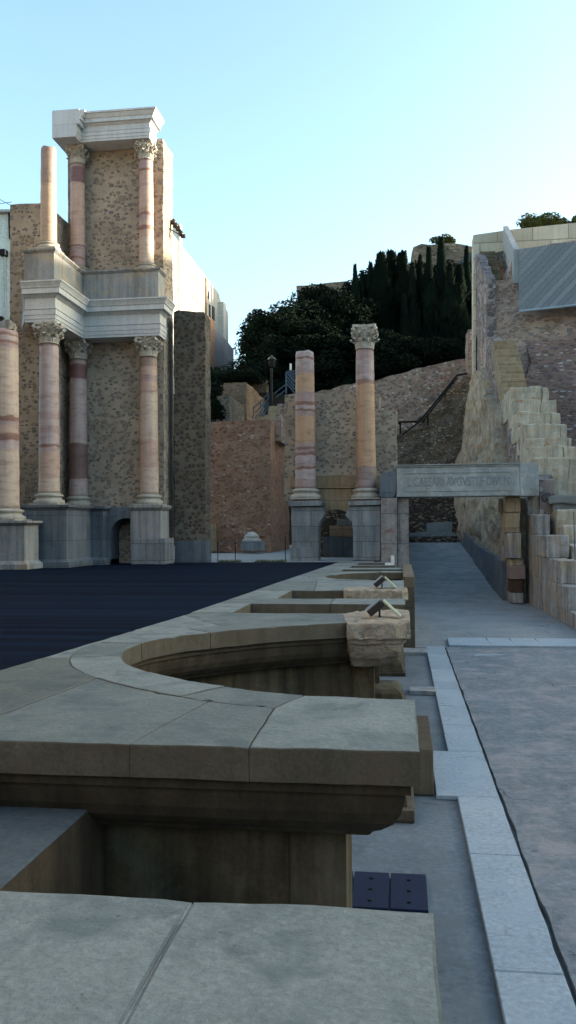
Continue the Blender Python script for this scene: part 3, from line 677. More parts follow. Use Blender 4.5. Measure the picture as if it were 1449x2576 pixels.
def column(c, r0, r1, htot, lab, bands, name='column', hb=.33, hc=.62, cap=True, base=True, plinth=.0, wob=.05, group=None, broken=False):
    x, y, z = c
    root = empty(name, c, lab, 'column', group)
    zb = hb if base else 0
    if base:
        s = r0/.3
        pf = [(r0*1.42, .0), (r0*1.46, hb*.06), (r0*1.46, hb*.26), (r0*1.40, hb*.33), (r0*1.24, hb*.36), (r0*1.17, hb*.48), (r0*1.2, hb*.58), (r0*1.28, hb*.62), (r0*1.33, hb*.68), (r0*1.33, hb*.78), (r0*1.27, hb*.85), (r0*1.12, hb*.87), (r0*1.06, hb*.93), (r0*1.0, hb)]
        m = MB().lathe(pf, (x, y, z+.04), 40); m.box(x-r0*1.42, x+r0*1.42, y-r0*1.42, y+r0*1.42, z, z+.045)
        m.build('base', M['base'], root)
    zt = htot-(hc if cap else 0)
    n = 46; prof = []
    for i in range(n+1):
        t = i/n; rr = r0+(r1-r0)*(t**1.3)
        if t < .02: rr = r0*1.05
        prof.append((rr, zb+.03+(zt-zb-.03)*t))
    if cap: prof += [(r1*1.06, zt-.0)]
    if broken: prof[-1] = (r1*.96, prof[-1][1])
    m = MB().lathe(prof, c, 36)
    for v in m.bm.verts:
        p = v.co*3; q = v.co*9; d = Vector((v.co.x-x, v.co.y-y, 0))
        if d.length > 0: v.co += d.normalized()*(noise.noise(p)*.007+noise.noise(q)*.004)
        if broken and v.co.z > z+zt-.2: v.co.z += noise.noise(v.co*5)*.06
    m.build('shaft', m_bands('marble of '+lab[:40], zb, zt, bands, wob), root)
    if cap:
        m = MB(); capital(m, (x, y, z+zt), r1*.97, hc, r0*2.45); o = m.build('capital', M['capital'], root)
    return root

g1 = 'lower columns of the stage building'
column((-11.24, 23.05, 2.80), .40, .37, 5.45, 'broken lower column nearest the left edge with red streaks at its top and middle',
       [(0, CREAM), (.33, LIL), (.38, RED), (.42, PINK), (.46, MAUVE), (.49, RED), (.52, CREAM), (.90, MAUVE), (.925, RED), (.94, LIL), (.965, RED), (.98, MAUVE)], cap=False, wob=.05, group=g1, broken=True)
column((-10.36, 24.1, 3.27), .31, .275, 5.41, 'lower column with lilac shaft banded red in the middle under the corner of the entablature',
       [(0, CREAM), (.10, PINK), (.285, LIL), (.31, RED), (.325, LIL), (.40, MAUVE), (.45, LIL), (.49, MAUVE), (.54, LIL), (.63, MAUVE), (.66, LIL), (.98, MAUVE)], group=g1)
column((-10.36, 26.42, 3.27), .295, .265, 5.41, 'shaded lower column with a dark brown lower drum in the recess behind the lilac one',
       [(0, LIL), (.13, DRED), (.22, (.26, .16, .15)), (.31, DRED), (.385, LIL), (.86, (.26, .13, .13)), (.96, MAUVE)], group=g1)
column((-8.0, 26.42, 3.30), .305, .27, 5.38, 'lower buff pink column in front of the rubble wall beside the arched opening',
       [(0, CREAM), (.2, PINK), (.4, CREAM), (.74, MAUVE), (.755, PINK), (.82, MAUVE), (.87, PINK), (.93, (.45, .33, .27))], group=g1)
tag(MB().box(-11.6, -10.98, 22.8, 23.3, 8.27, 8.5).rough(.05, .12, 5).build('capital_fragment', M['attic']), 'grey lump of broken capital lying on top of the leftmost column', 'stone fragment')
g2 = 'upper columns of the stage building'
column((-10.37, 24.1, 10.85), .245, .22, 3.12, 'upper broken column without capital, sunlit on one side, against the sky',
       [(0, (.62, .46, .33)), (.62, (.42, .32, .27)), (.8, (.44, .33, .28))], cap=False, hb=.22, group=g2, broken=True)
column((-10.37, 26.42, 10.83), .245, .225, 4.2, 'upper column with purple drums at top and foot, left of the rubble panel',
       [(0, MAUVE), (.08, RED), (.1, MAUVE), (.2, DRED), (.215, PINK), (.82, (.30, .16, .16)), (.97, MAUVE)], hb=.22, hc=.58, group=g2)
column((-8.06, 26.42, 10.82), .24, .22, 4.2, 'upper column with slanting red veins and sunlit right side, under the cornice end',
       [(0, CREAM), (.27, PINK), (.33, RED), (.37, PINK), (.42, MAUVE), (.46, RED), (.49, PINK), (.74, MAUVE), (.78, PINK), (.88, RED), (.91, MAUVE)], hb=.22, hc=.58, wob=.10, group=g2)
g3 = 'tall columns flanking the side arch'
column((-3.24, 29.05, 3.52), .355, .315, 5.1, 'tall broken column without capital, ochre and red banded, left of the side arch',
       [(0, MAUVE), (.07, LIL), (.14, RED), (.16, MAUVE), (.19, LIL), (.24, RED), (.265, MAUVE), (.285, RED), (.3, MAUVE), (.325, OCH), (.53, MAUVE), (.56, RED), (.575, LIL), (.6, RED), (.63, MAUVE), (.705, OCH), (.83, MAUVE), (.86, LIL), (.94, RED), (.955, LIL)], cap=False, hb=.36, group=g3, broken=True)
column((-1.17, 29.05, 3.50), .345, .30, 5.92, 'tall ochre column with white leafy capital, right of the side arch',
       [(0, MAUVE), (.06, (.45, .34, .30)), (.16, OCH), (.75, (.42, .26, .20)), (.78, LIL), (.82, MAUVE), (.85, LIL), (.92, MAUVE)], hb=.36, hc=.80, group=g3)

# ================================================================ STAGE BUILDING
def wall(name, m, mat, lab, cat='wall', rough=(.02, .35), group=None, parent=None):
    if rough: m.rough(*rough)
    o = m.build(name, mat, parent)
    if parent is None: tag(o, lab, cat, group)
    return o
# rubble tower and wing
m = MB().box(-10.85, -7.60, 26.78, 27.95, 1.43, 15.32)
wall('rubble_tower', m, M['rubA'], 'tall narrow rubble wall behind the two tiers of columns, topped by the upper entablature')
m = MB().box(-12.05, -10.86, 25.05, 27.95, 1.43, 12.72)
wall('rubble_pier', m, M['rubA'], 'lower rubble pier left of the tall tower, behind the broken upper column')
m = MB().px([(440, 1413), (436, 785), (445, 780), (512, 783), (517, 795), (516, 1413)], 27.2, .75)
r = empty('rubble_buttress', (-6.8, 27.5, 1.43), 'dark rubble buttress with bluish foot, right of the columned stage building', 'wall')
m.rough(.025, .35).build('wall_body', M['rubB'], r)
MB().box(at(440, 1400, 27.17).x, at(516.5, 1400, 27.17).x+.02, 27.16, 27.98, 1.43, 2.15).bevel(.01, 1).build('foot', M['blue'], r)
# entablatures
r = empty('lower_entablature', (-9, 25.5, 8.68), 'pale marble entablature with stepped mouldings over the lower columns, angled round the corner', 'entablature')
pf = [(0, 8.68), (0, 8.76), (.02, 8.765), (.02, 8.88), (.04, 8.885), (.04, 9.03), (.065, 9.05), (.065, 9.07), (.02, 9.08), (.02, 9.37), (.05, 9.39), (.11, 9.44), (.13, 9.46), (.22, 9.47), (.22, 9.62), (.25, 9.63), (.27, 9.68), (.32, 9.76), (.345, 9.78), (.345, 9.82), (-.75, 9.82), (-.75, 8.68)]
pathE = [(-10.98, 23.8), (-10.05, 23.8), (-10.05, 26.05), (-7.53, 26.05), (-7.53, 26.77)]
MB().sweep(pathE, pf).build('cornice', M['white'], r)
MB().prism([(-11.0, 23.5, 9.8), (-11.0, 23.75, 9.45), (-11.0, 23.8, 8.7), (-11.45, 24.6, 8.7), (-11.45, 24.6, 9.8)], (.02, .02, 0)).build('broken_end', M['strip'], r)
r = empty('attic_plinth', (-9, 25.6, 9.82), 'grey plastered plinth carrying the upper columns above the lower entablature', 'plinth')
pf2 = [(-.02, 9.821), (-.02, 9.9), (-.04, 9.92), (-.04, 10.72), (0, 10.75), (.05, 10.79), (.05, 10.83), (-.75, 10.83), (-.75, 9.821)]
MB().sweep([(-11.0, 23.75), (-10.03, 23.75), (-10.03, 26.0), (-7.53, 26.0), (-7.53, 26.77)], pf2).rough(.006, .3).build('plinth_body', M['attic'], r)
r = empty('upper_entablature', (-9, 26.2, 15.03), 'white marble entablature crowning the tower with a plain restored block at its left end', 'entablature')
pu = [(0, 15.03), (0, 15.10), (.02, 15.105), (.02, 15.2), (.04, 15.205), (.04, 15.31), (.06, 15.33), (.02, 15.34), (.02, 15.5), (.09, 15.55), (.10, 15.57), (.17, 15.575), (.17, 15.68), (.20, 15.7), (.26, 15.80), (.30, 15.82), (.30, 15.87), (-.7, 15.87), (-.7, 15.03)]
MB().sweep([(-10.12, 25.62), (-10.12, 26.05), (-7.84, 26.05), (-7.84, 26.77)], pu).build('cornice', M['white'], r)
MB().box(-10.90, -10.13, 25.60, 26.77, 15.015, 15.42).box(-10.90, -10.0, 25.60, 26.77, 15.423, 15.90).bevel(.006, 1).build('restored_block', M['white'], r)
# podium
r = empty('stage_podium', (-10, 25, 1.44), 'blue grey marble podium with projecting ledge below the stage columns', 'podium')
pp = [(.10, 1.44), (.10, 1.60), (.04, 1.63), (0, 1.68), (0, 3.10), (.03, 3.14), (.09, 3.19), (.10, 3.21), (.10, 3.27), (-.9, 3.27), (-.9, 1.44)]
MB().sweep([(-14.5, 23.6), (-9.62, 23.6), (-9.62, 25.55), (-9.22, 25.55), (-9.22, 26.76)], pp).build('podium_body', M['blue'], r)
r = empty('stage_pedestal', (-7.9, 26.2, 1.44), 'grey marble pedestal under the buff pink column beside the arched opening', 'pedestal')
MB().sweep([(-8.42, 25.80), (-7.45, 25.80), (-7.45, 26.76)], [(0, 2.25), (0, 3.12), (.04, 3.15), (.10, 3.22), (.10, 3.30), (-.7, 3.30), (-.7, 2.25)]).build('pedestal_body', M['attic'], r)
MB().box(-8.40, -7.28, 25.76, 26.76, 1.44, 2.248).bevel(.015).rough(.006, .25).build('pedestal_foot', M['bluep'], r)
# arched opening wall
pts = [(-8.93, 1.44), (-8.93, 3.25), (-8.2, 3.25), (-8.2, 1.44)]
A = []
for k in range(13):
    a = math.pi*(1-k/12); A.append((-8.62+.50*math.cos(a), 2.40+.50*math.sin(a)))
outline = [(-9.23, 1.44), (-9.23, 3.25), (-8.0, 3.25), (-8.0, 1.44), (-8.12, 1.44)]+A[::-1]+[(-9.12, 1.44)]
m = MB().prism([(p[0], 25.95, p[1]) for p in outline], (0, .8, 0))
m.build('arch_surround', M['blue'], r)
r.name = 'stage_pedestal'
# left pedestal
r = empty('stage_pedestal', (-11.3, 23, 1.44), 'grey blue marble pedestal at the left edge under the broken red streaked column', 'pedestal')
MB().sweep([(-12.2, 22.55), (-10.42, 22.55), (-10.42, 23.49)], [(.13, 1.44), (.13, 1.58), (.05, 1.64), (0, 1.68), (0, 2.66), (.05, 2.69), (.13, 2.74), (.13, 2.80), (-.9, 2.80), (-.9, 1.44)]).build('pedestal_body', M['attic'], r)
# spotlights on the tower side
base = at(432, 560, 27.6)
r = empty('spotlight_cluster', base, 'row of small dark spotlights fixed to the right side of the tall tower', 'spotlights')
spots = [(436, 565), (442, 574), (449, 582), (455, 594)]
for i, (a, b_) in enumerate(spots):
    p = at(a, b_, 27.7); m = MB(); m.lathe([(.03, 0), (.09, .02), (.10, .1), (.06, .16), (.03, .2)], p, 14)
    m.build('spotlight', M['lamp'], r)
p = at(455, 590, 27.7); MB().box(p.x-.02, p.x+.14, p.y, p.y+.1, p.z-.1, p.z+.02).bevel(.01, 1).build('ballast_box', M['lamp'], r)
MB().tube(at(416, 570, 27.6), at(455, 592, 27.7), .018).build('arm', M['lamp'], r)

# ================================================================ SIDE PORTICO
d = 29.8
m = MB().px([(716, 1262), (716, 993), (741, 990), (800, 988), (880, 986), (941, 987), (941, 992), (955, 990), (955, 1031), (998, 1031), (998, 1175), (1000, 1260), (955, 1260), (955, 1196), (736, 1196), (736, 1262)], d, .8)
wall('portico_wall', m, M['rubA'], 'rubble wall with stepped top behind the two tall columns by the side arch')
r = empty('side_arch', at(842, 1290, 29.6), 'tan sandstone lintel course and relieving arch between the two tall columns', 'arch')
MB().px([(731, 1228), (731, 1197), (960, 1195), (960, 1228)], 29.62, .9).bevel(.01, 1).build('string_course', M['tan'], r)
arc = [(888-1, 1310), (880, 1296), (866, 1285), (850, 1281), (832, 1282), (815, 1290), (803, 1306)]
MB().px([(733, 1310), (733, 1229.5), (960, 1229.5), (960, 1310)]+arc, 29.7, .8).rough(.012, .3).build('arch_stones', M['tan'], r)
r = empty('portico_pedestal', at(768, 1409, 28.5), 'grey veined marble pedestal of the broken column, left of the side arch', 'pedestal', 'pedestals beside the side arch')
MB().px([(735, 1410), (734, 1376), (733, 1276), (806, 1274), (815, 1292), (813, 1300), (803, 1314), (799, 1334), (799, 1410)], 28.5, 1.15).bevel(.012).rough(.008, .3).build('pedestal_body', M['bluep'], r)
MB().px([(727, 1274), (724, 1263), (726, 1261), (808, 1259), (811, 1262), (807, 1272)], 28.38, 1.3).bevel(.008, 1).build('ledge', M['bluep'], r)
MB().px([(730, 1412), (730, 1378), (800, 1377), (799, 1412)], 28.42, .2).rough(.02, .2).build('foot', M['bluep'], r)
r = empty('portico_pedestal', at(915, 1409, 28.5), 'grey veined marble pedestal of the capitalled column, right of the side arch', 'pedestal', 'pedestals beside the side arch')
MB().px([(888, 1410), (888, 1334), (884, 1312), (869, 1298), (876, 1274), (957, 1272), (957, 1410)], 28.5, 1.15).bevel(.012).rough(.008, .3).build('pedestal_body', M['bluep'], r)
MB().px([(876, 1272), (874, 1261), (957, 1258), (957, 1270)], 28.38, 1.3).bevel(.008, 1).build('ledge', M['bluep'], r)
# things seen through the arch
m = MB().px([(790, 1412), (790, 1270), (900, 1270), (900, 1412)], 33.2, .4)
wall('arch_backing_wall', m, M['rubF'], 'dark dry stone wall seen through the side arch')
for k, (x0, x1, y0, y1, mm, lab) in enumerate([(812, 892, 1351, 1412, 'blue', 'big blue grey block at the bottom of the stack inside the side arch'), (829, 884, 1323, 1350.5, 'tan', 'tan block in the middle of the stack inside the side arch'), (848, 880, 1307, 1322.5, 'seatg', 'small pale block on top of the stack inside the side arch')]):
    tag(MB().px([(x0, y1), (x0, y0), (x1, y0), (x1, y1)], 32.2, .8).bevel(.02).rough(.01, .25).build('stone_block', M[mm]), lab, 'stone block', 'blocks stacked in the side arch')

# ================================================================ PORTAL WITH LINTEL
r = empty('portal_lintel', at(1155, 1250, 28.3), 'broad grey marble lintel carved with Latin letters across the passage', 'lintel')
D0 = 28.3
zt = at(1100, 1168, D0).z; zb = at(1100, 1249, D0).z
xl = at(998, 1200, D0).x; xr = at(1355, 1200, D0).x; x2 = at(1308, 1200, D0).x
MB().box(xl, x2, D0, D0+.9, zb, zt-.10).bevel(.01, 1).rough(.005, .4).build('beam', M['lintel'], r)
MB().box(x2+.001, xr, D0-.04, D0+.9, zb-.01, zt).bevel(.015).rough(.006, .3).build('right_block', M['lintel'], r)
MB().sweep([(xl, D0), (x2-.002, D0)], [(.0, zt-.10), (.03, zt-.09), (.03, zt-.06), (.08, zt-.035), (.09, zt-.02), (.09, zt), (-.85, zt), (-.85, zt-.10)]).build('top_moulding', M['lintel'], r)
a, b_ = at(1017, 1198, D0).x, at(1290, 1198, D0).x; z1_, z0_ = zt-.26, zb+.17
m = MB()
for (X0, X1, Z0, Z1) in ((a, b_, z1_-.03, z1_), (a, b_, z0_, z0_+.03), (a, a+.03, z0_+.031, z1_-.031), (b_-.03, b_, z0_+.031, z1_-.031)): m.box(X0, X1, D0-.022, D0+.01, Z0, Z1)
m.build('panel_frame', M['lintel'], r)
cu = bpy.data.curves.new('t', 'FONT'); cu.body = 'L\u2009CAESARI\u2009AVGVSTI\u2009F\u2009DIVI\u2009N'.replace('\u2009', ' '); cu.size = 1; cu.extrude = .006; cu.resolution_u = 3
to = bpy.data.objects.new('t', cu); COL.objects.link(to)
me = bpy.data.meshes.new_from_object(to.evaluated_get(bpy.context.evaluated_depsgraph_get()))
xs = [v.co.x for v in me.vertices]; hs = [v.co.y for v in me.vertices]
tw = (b_-a)-.22; kx = tw/(max(xs)-min(xs)); kz = .30/(max(hs))
me.transform(Matrix.Translation((-min(xs), 0, 0))); me.transform(Matrix.Diagonal((kx, kz, 1, 1)))
me.transform(Matrix.Rotation(math.pi/2, 4, 'X')); me.transform(Matrix.Translation(Vector((a+.11, D0-.004, z0_+.17))-Vector(r.location)))
bpy.data.objects.remove(to)
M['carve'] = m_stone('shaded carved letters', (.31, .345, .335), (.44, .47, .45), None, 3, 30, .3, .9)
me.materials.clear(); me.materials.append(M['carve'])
io = bpy.data.objects.new('inscription', me); COL.objects.link(io); io.parent = r
# left block, chamfered
m = MB().px([(955, 1251), (954, 1199), (968, 1190), (985, 1186), (997, 1176), (997, 1240), (990, 1252)], D0+.05, .9)
tag(m.bevel(.02).rough(.01, .25).build('lintel_end_block', M['blue']), 'chamfered blue grey block beside the left end of the inscribed lintel', 'stone block')
r = empty('portal_pier', at(990, 1428, 28.4), 'left pier of the inscribed portal in red veined grey marble', 'pier')
M['pierm'] = m_stone('red veined pale marble', (.42, .40, .38), (.58, .55, .52), (.36, .22, .20), 2.2, 30, .4, .8, streak=.3, stain=(.20, .14, .13), stain_lo=.63, joints=(3, 1.0, .012))
MB().px([(958, 1430), (958, 1252.5), (998.5, 1252.5), (998.5, 1430)], 28.35, .95).bevel(.01, 1).build('outer_face', M['pierm'], r)
MB().px([(999.5, 1440), (999.5, 1252), (1028, 1252), (1028.5, 1440)], 28.55, .8).bevel(.01, 1).build('door_jamb', M['pierm'], r)
r = empty('portal_pier', at(1292, 1517, 28.7), 'right pier of the inscribed portal made of tan, pink and brown blocks', 'pier')
for (x0, x1, y0, y1, mm, dd) in ((1274, 1309, 1248, 1288, 'tan', 0), (1271, 1308, 1288.7, 1340, 'tan', .02), (1276, 1312, 1340.7, 1404, 'block', 0), (1284, 1318, 1404.7, 1422, 'seat', .25), (1282, 1322, 1422.7, 1457, 'block3', .05), (1284, 1314, 1457.7, 1491, 'block2', .12), (1285, 1318, 1491.7, 1518, 'block', 0)):
    MB().px([(x0, y1), (x0, y0), (x1, y0), (x1, y1)], 28.75+dd, .9-dd).bevel(.02).rough(.012, .2).build('block', M[mm], r)

# ================================================================ RIGHT SIDE: STEPPED WALL, SEATS, CAVEA
XW = 4.2
r = empty('stepped_wall', (4.4, 26, 0), 'wall of streaked pale blocks stepping down towards the orchestra beside the passage', 'wall')
crs = [(1449+60, 0, .38, 1.1), (1370*.0+1425, .38, .98, .7), (1407, .985, 1.62, .45), (1376, 1.625, 2.27, .62), (1343, 2.275, 2.92, .50), (1328, 2.925, 3.57, .45)]
lasty = 34
for i, (px_, z0, z1, wd) in enumerate(crs):
    y0 = onx(px_, 1300, XW).y
    ye = [33, 33, 33, 32, 31, 29.8][i]; L = []
    yy = y0
    while yy < ye-.3:
        ln = random.uniform(1.3, 2.1); y2 = min(ye, yy+ln)
        if ye-y2 < .5: y2 = ye
        L.append((yy, y2)); yy = y2
    for k, (ya, yb) in enumerate(L):
        o_ = random.uniform(-.02, .02)
        MB().box(XW+o_, XW+wd, ya+.003, yb-.003, z0, z1).bevel(.03 if k == 0 else .012, 2).rough(.022 if k == 0 else .01, .18, 4).build('block', M['block'], r)

# seat rows: (left px, right px, y top, y bottom)
rows = [(1285, 1380, 974, 1009), (1289, 1400, 1004, 1037), (1300, 1413, 1038, 1072), (1312, 1427, 1069, 1100), (1322, 1441, 1099, 1128), (1338, 1480, 1121, 1155), (1345, 1520, 1152, 1183),
        (1371, 1560, 1183, 1212), (1376, 1600, 1213, 1247), (1388, 1640, 1247, 1285), (1402, 1700, 1285, 1322), (1417, 1760, 1322, 1367), (1436, 1800, 1367, 1420), (1455, 1850, 1420, 1475)]
r = empty('seating_block', (6, 30, 0), 'bank of golden stone seat rows rising steeply behind the stepped wall', 'seating')
prev_y = None
for i, (pl, pr, yt, yb) in enumerate(rows):
    X0 = 4.50 if i < 7 else 4.9
    p = onx(pl, yt, X0); y0 = p.y; zt_ = p.z; zb_ = at(pl, yb, y0).z
    xr_ = at(pr, yt, y0).x
    ts = .025*(pr-pl)  # risers rise slightly to the right as in the curved rows
    mm = M['seatg'] if i in (7, 9) else M['seat']
    m = MB(); L = X0
    zlow = zb_-.6 if i < 6 else -.1
    k = 0; cuts = [X0]
    while cuts[-1] < xr_-.1: cuts.append(min(xr_, cuts[-1]+random.uniform(1.0, 1.6)))
    if len(cuts) < 2: cuts.append(xr_)
    for a_, c_ in zip(cuts[:-1], cuts[1:]):
        j = random.uniform(-.09, .09); zt_ = p.z+random.uniform(-.07, .03)
        m.prism([(a_+.004, y0+j+.02*(a_-X0), zlow), (c_-.004, y0+j+.02*(c_-X0), zlow), (c_-.004, y0+j+.02*(c_-X0), zt_), (a_+.004, y0+j+.02*(a_-X0), zt_)], (0, 1.6+(i == 0)*2, 0))
    if i in (7, 9):  # rounded grey lip of the broad front rows
        m.box(X0-.12, xr_, y0-.14, y0+.2, zt_-.24, zt_+.01)
    m.bevel(.05, 2).rough(.045, .16, 2.2)
    m.build('seat_row', mm, r)
# thin iron rod on the seats
p = onx(1443, 1400, 4.9)
tag(MB().tube((p.x, p.y-.3, p.z-1.2), at(1443, 1288, p.y-.3), .012).build('iron_rod', M['steel']), 'thin upright metal rod in front of the seat rows at the right edge', 'rod')
# side stair between seats and wall
r = empty('side_stair', onx(1270, 985, 4.62), 'narrow flight of tan stone steps climbing the edge of the seating', 'stairs')
n = 13
for i in range(n):
    t = i/(n-1)
    pl = 1269-t*26; yt = 985-t*128; pr = 1331-t*32
    p = onx(pl, yt, 4.50); xr_ = at(pr, yt, p.y).x
    MB().prism([(4.50, p.y, p.z-.8), (xr_, p.y, p.z-.8), (xr_, p.y+.02, p.z), (4.50, p.y, p.z)], (0, 1.2, 0)).bevel(.03).rough(.02, .3).build('step', M['tan'], r)
# analemma: rough face looking across the passage (plane x = 4.55)
XA = 4.55
pts = [onx(x, y, XA) for x, y in [(1196, 640), (1222, 700), (1224, 850), (1241, 852), (1268, 985), (1283, 985), (1290, 1010), (1302, 1045), (1314, 1077), (1325, 1107), (1338, 1128), (1346, 1160), (1356, 1185)]]
pts = [p-Vector((0, 0, .32)) if k > 3 else p for k, p in enumerate(pts)]
pts = pts+[Vector((XA, pts[-1].y, -.1)), Vector((XA, pts[0].y, -.1))]
m = MB().prism(pts, (.5, 0, 0)); m.rough(.06, .6, 1.2)
wall('side_retaining_wall', m, M['rubS'], 'rough mauve retaining wall at the open end of the seating, above the passage', rough=None)
# great curved back wall of the cavea
DW = 45.8
def arcwall(R0, th, z0f, z1f, a0, a1, n, xc=4.6, yc=0.0):
    m = MB(); pa = []
    for i in range(n+1):
        a = a0+(a1-a0)*i/n; pa.append((a, xc+R0*math.sin(a), yc+R0*math.cos(a)))
    bm = m.bm; rings = []
    for a, x, y in pa:
        ox, oy = math.sin(a)*th, math.cos(a)*th
        rings.append([bm.verts.new(q) for q in ((x, y, z0f(a)), (x, y, z1f(a)), (x+ox, y+oy, z1f(a)), (x+ox, y+oy, z0f(a)))])
    for i in range(n):
        for j in range(4): bm.faces.new((rings[i][j], rings[i+1][j], rings[i+1][(j+1) % 4], rings[i][(j+1) % 4]))
    bm.faces.new(rings[0]); bm.faces.new(rings[-1][::-1]); return m
zt1 = at(1300, 650, DW).z
m = MB().px([(1222, 1250), (1222, 704), (1250, 706), (1276, 706), (1286, 650), (1300, 632), (1460, 600), (1700, 580), (1700, 1250)], DW, 3)
m.rough(.05, .7, 1.0)
wall('cavea_wall', m, M['rubE'], 'huge coursed mauve rubble wall behind the seats, carrying the boarded panel', rough=None)
m = MB().px([(1318, 1250), (1330, 1010), (1316, 960), (1335, 915), (1328, 870), (1368, 852), (1400, 861), (1449, 838), (1700, 830), (1700, 1250)], DW-.35, .5)
m.rough(.12, .5, .8)
wall('brick_facing', m, M['rubG'], 'darker purple brick facing at the foot of the great wall, right of the golden seats', rough=None)
# cream parapet on top
DP = 52.8
m = MB().px([(1191, 1185), (1191, 591), (1289, 577), (1460, 559), (1700, 530), (1700, 640), (1288, 640), (1207, 632), (1198, 670), (1196, 1185)], DP, 1.2)
o = m.build('cream_parapet', M['creamwall']); tag(o, 'cream ashlar parapet wall crowning the great wall against the sky', 'wall')
# unseen outer wall added round to the right, its height set for the shadow line
m = arcwall(52.5, 1.2, lambda a: 0, lambda a: 20.25, math.radians(17), math.radians(150), 40, 4.6, 0)
tag(m.build('theatre_shade_shell', M['creamwall']), 'tall curved outer wall of the theatre, unseen past the right edge, added to shade the orchestra', 'wall')
m = MB(); rr = []  # unseen cone for the remaining seats, added to cut sky light and sun
for i in range(31):
    a = math.radians(17+i*5.4); ca, sa = math.cos(a), math.sin(a)
    rr.append([m.bm.verts.new((4.6+q*sa, q*ca, z)) for q, z in ((19, -.1), (19, 1.2), (33, 8.5), (33, 9.5), (50, 17.3), (50, -.1))])
for i in range(30):
    for j in range(5): m.bm.faces.new((rr[i][j], rr[i+1][j], rr[i+1][j+1], rr[i][j+1]))
m.bm.faces.new(rr[0]); m.bm.faces.new(rr[-1][::-1])
tag(m.build('seating_shade_bowl', M['seat']), 'rest of the semicircular stone seating, unseen past the right edge, added to block light', 'seating')
tag(MB().box(-60, -13.2, -24, 21.5, 1.44, 17).build('stage_shade_range', M['rubA']), 'long rubble back wall of the stage, unseen past the left edge, added to block sky light', 'wall')  # unseen block added as an occluder on the left
tag(MB().box(-14, 4, -27, -26, 0, 11).build('rear_shade_wall', M['rubA']), 'rubble wing wall closing the far side of the theatre, unseen, added to block low light from behind the camera', 'wall')  # unseen wall added behind the camera to darken front faces
# upper stair under the parapet
r = empty('upper_stair', at(1235, 700, 50), 'dark brown steps high under the left end of the cream parapet', 'stairs')
for i in range(7):
    y0 = 633+i*9.5; dd = 51.8-i*.75
    MB().px([(1208+i*2.6, y0+30), (1208+i*2.6, y0), (1246+i*2.4, y0-2), (1246+i*2.4, y0+30)], dd, 1.2).bevel(.04).build('step', M['pier'], r)
m = MB().px([(1247, 720), (1246, 636), (1266, 630), (1275, 700), (1275, 740)], 50.5, 1.5)
wall('stair_cheek', m, M['rubB'], 'dark shaded masonry cheek beside the high stair', rough=(.04, .5))
# concrete fin and boarded panel
a = at(1266, 569, 52.5); b_ = at(1292, 627, 44.8); c_ = at(1292, 712, 44.8); d_ = at(1265, 640, 52.5)
m = MB(); m.prism([a, b_, c_, d_], (.28, 0, 0)); tag(m.build('concrete_fin', M['fin']), 'thin white slanting wall standing up beside the boarded panel', 'wall')
m = MB().prism([at(1292, 627, 44.6)+Vector((.29, 0, 0)), at(1700, 575, 44.6), at(1700, 740, 44.6), at(1292, 784, 44.6)+Vector((.29, 0, 0))], (0, .3, 0))
r = empty('boarded_panel', at(1370, 780, 44.6), 'large panel of grey diagonal boards on the great wall', 'boarding')
m.build('boards', M['boards'], r)
pa = [at(1292, 784, 44.5)+Vector((.29, 0, 0)), at(1700, 740, 44.5)]
MB().tube(pa[0], pa[1], .07).build('bottom_rail', M['strip2'], r)

# passage: ramp, rock face, end wall
m = MB()
prof = [(29.2, -.01), (33, .22), (38.5, .7), (44, 1.2), (50.5, 1.68)]
for (y0, z0), (y1, z1) in zip(prof[:-1], prof[1:]):
    m.prism([(0.1, y0, z0-1), (3.9, y0, z0-1), (3.9, y0, z0), (.1, y0, z0)], (0, 0, 0)) if False else None
bm = m.bm; L = [bm.verts.new((-.3, y, z)) for y, z in prof]; R_ = [bm.verts.new((4.2, y, z)) for y, z in prof]
L2 = [bm.verts.new((-.3, y, z-1.5)) for y, z in prof]; R2 = [bm.verts.new((4.2, y, z-1.5)) for y, z in prof]
for i in range(len(prof)-1):
    bm.faces.new((L[i], R_[i], R_[i+1], L[i+1])); bm.faces.new((L2[i], L2[i+1], R2[i+1], R2[i])); bm.faces.new((L[i], L[i+1], L2[i+1], L2[i])); bm.faces.new((R_[i], R2[i], R2[i+1], R_[i+1]))
bm.faces.new((L[0], L2[0], R2[0], R_[0])); bm.faces.new((L[-1], R_[-1], R2[-1], L2[-1]))
o = m.build('ramp', M['ramp']); o['kind'] = 'structure'
# left side wall of the passage
wall('passage_wall', MB().box(-.9, .02, 29.65, 57, 0, 3.4), M['rubD'], 'rubble wall along the left side of the passage, behind the portal pier')
# rock face on the right of the passage
bm = bmesh.new(); ny, nz = 90, 60; grid = []
topz = [(29.6, 3.5), (34, 4.0), (36.5, 5.0), (38.5, 7.6), (42, 9.0), (45, 10.6), (48, 11.6), (52, 11.9), (57.5, 11.6)]
def ip(tab, y):
    for (a, b_), (c_, d_) in zip(tab[:-1], tab[1:]):
        if a <= y <= c_: return b_+(d_-b_)*(y-a)/(c_-a)
    return tab[-1][1]
for i in range(ny+1):
    y = 29.68+(57.6-29.68)*i/ny; zt_ = ip(topz, y); row = []
    for j in range(nz+1):
        z = zt_*j/nz
        x = 3.55+.02*(y-29)*-.25+max(0, z-3.2)*.12
        nzv = noise.fractal(Vector((0, y*.45, z*.5)), 1.0, 2.1, 5)
        nz2 = noise.noise(Vector((3, y*.22, z*.16)))
        amp = min(1, max(0, (z-1.0)/1.2))
        x += amp*(-nzv*.42-nz2*.4+abs(noise.noise(Vector((9, y*.5, z*.6))))*.5)
        row.append(bm.verts.new((x, y, z)))
    grid.append(row)
back = [[bm.verts.new((5.4, r_[j].co.y, r_[j].co.z)) for j in (0, nz)] for r_ in grid]
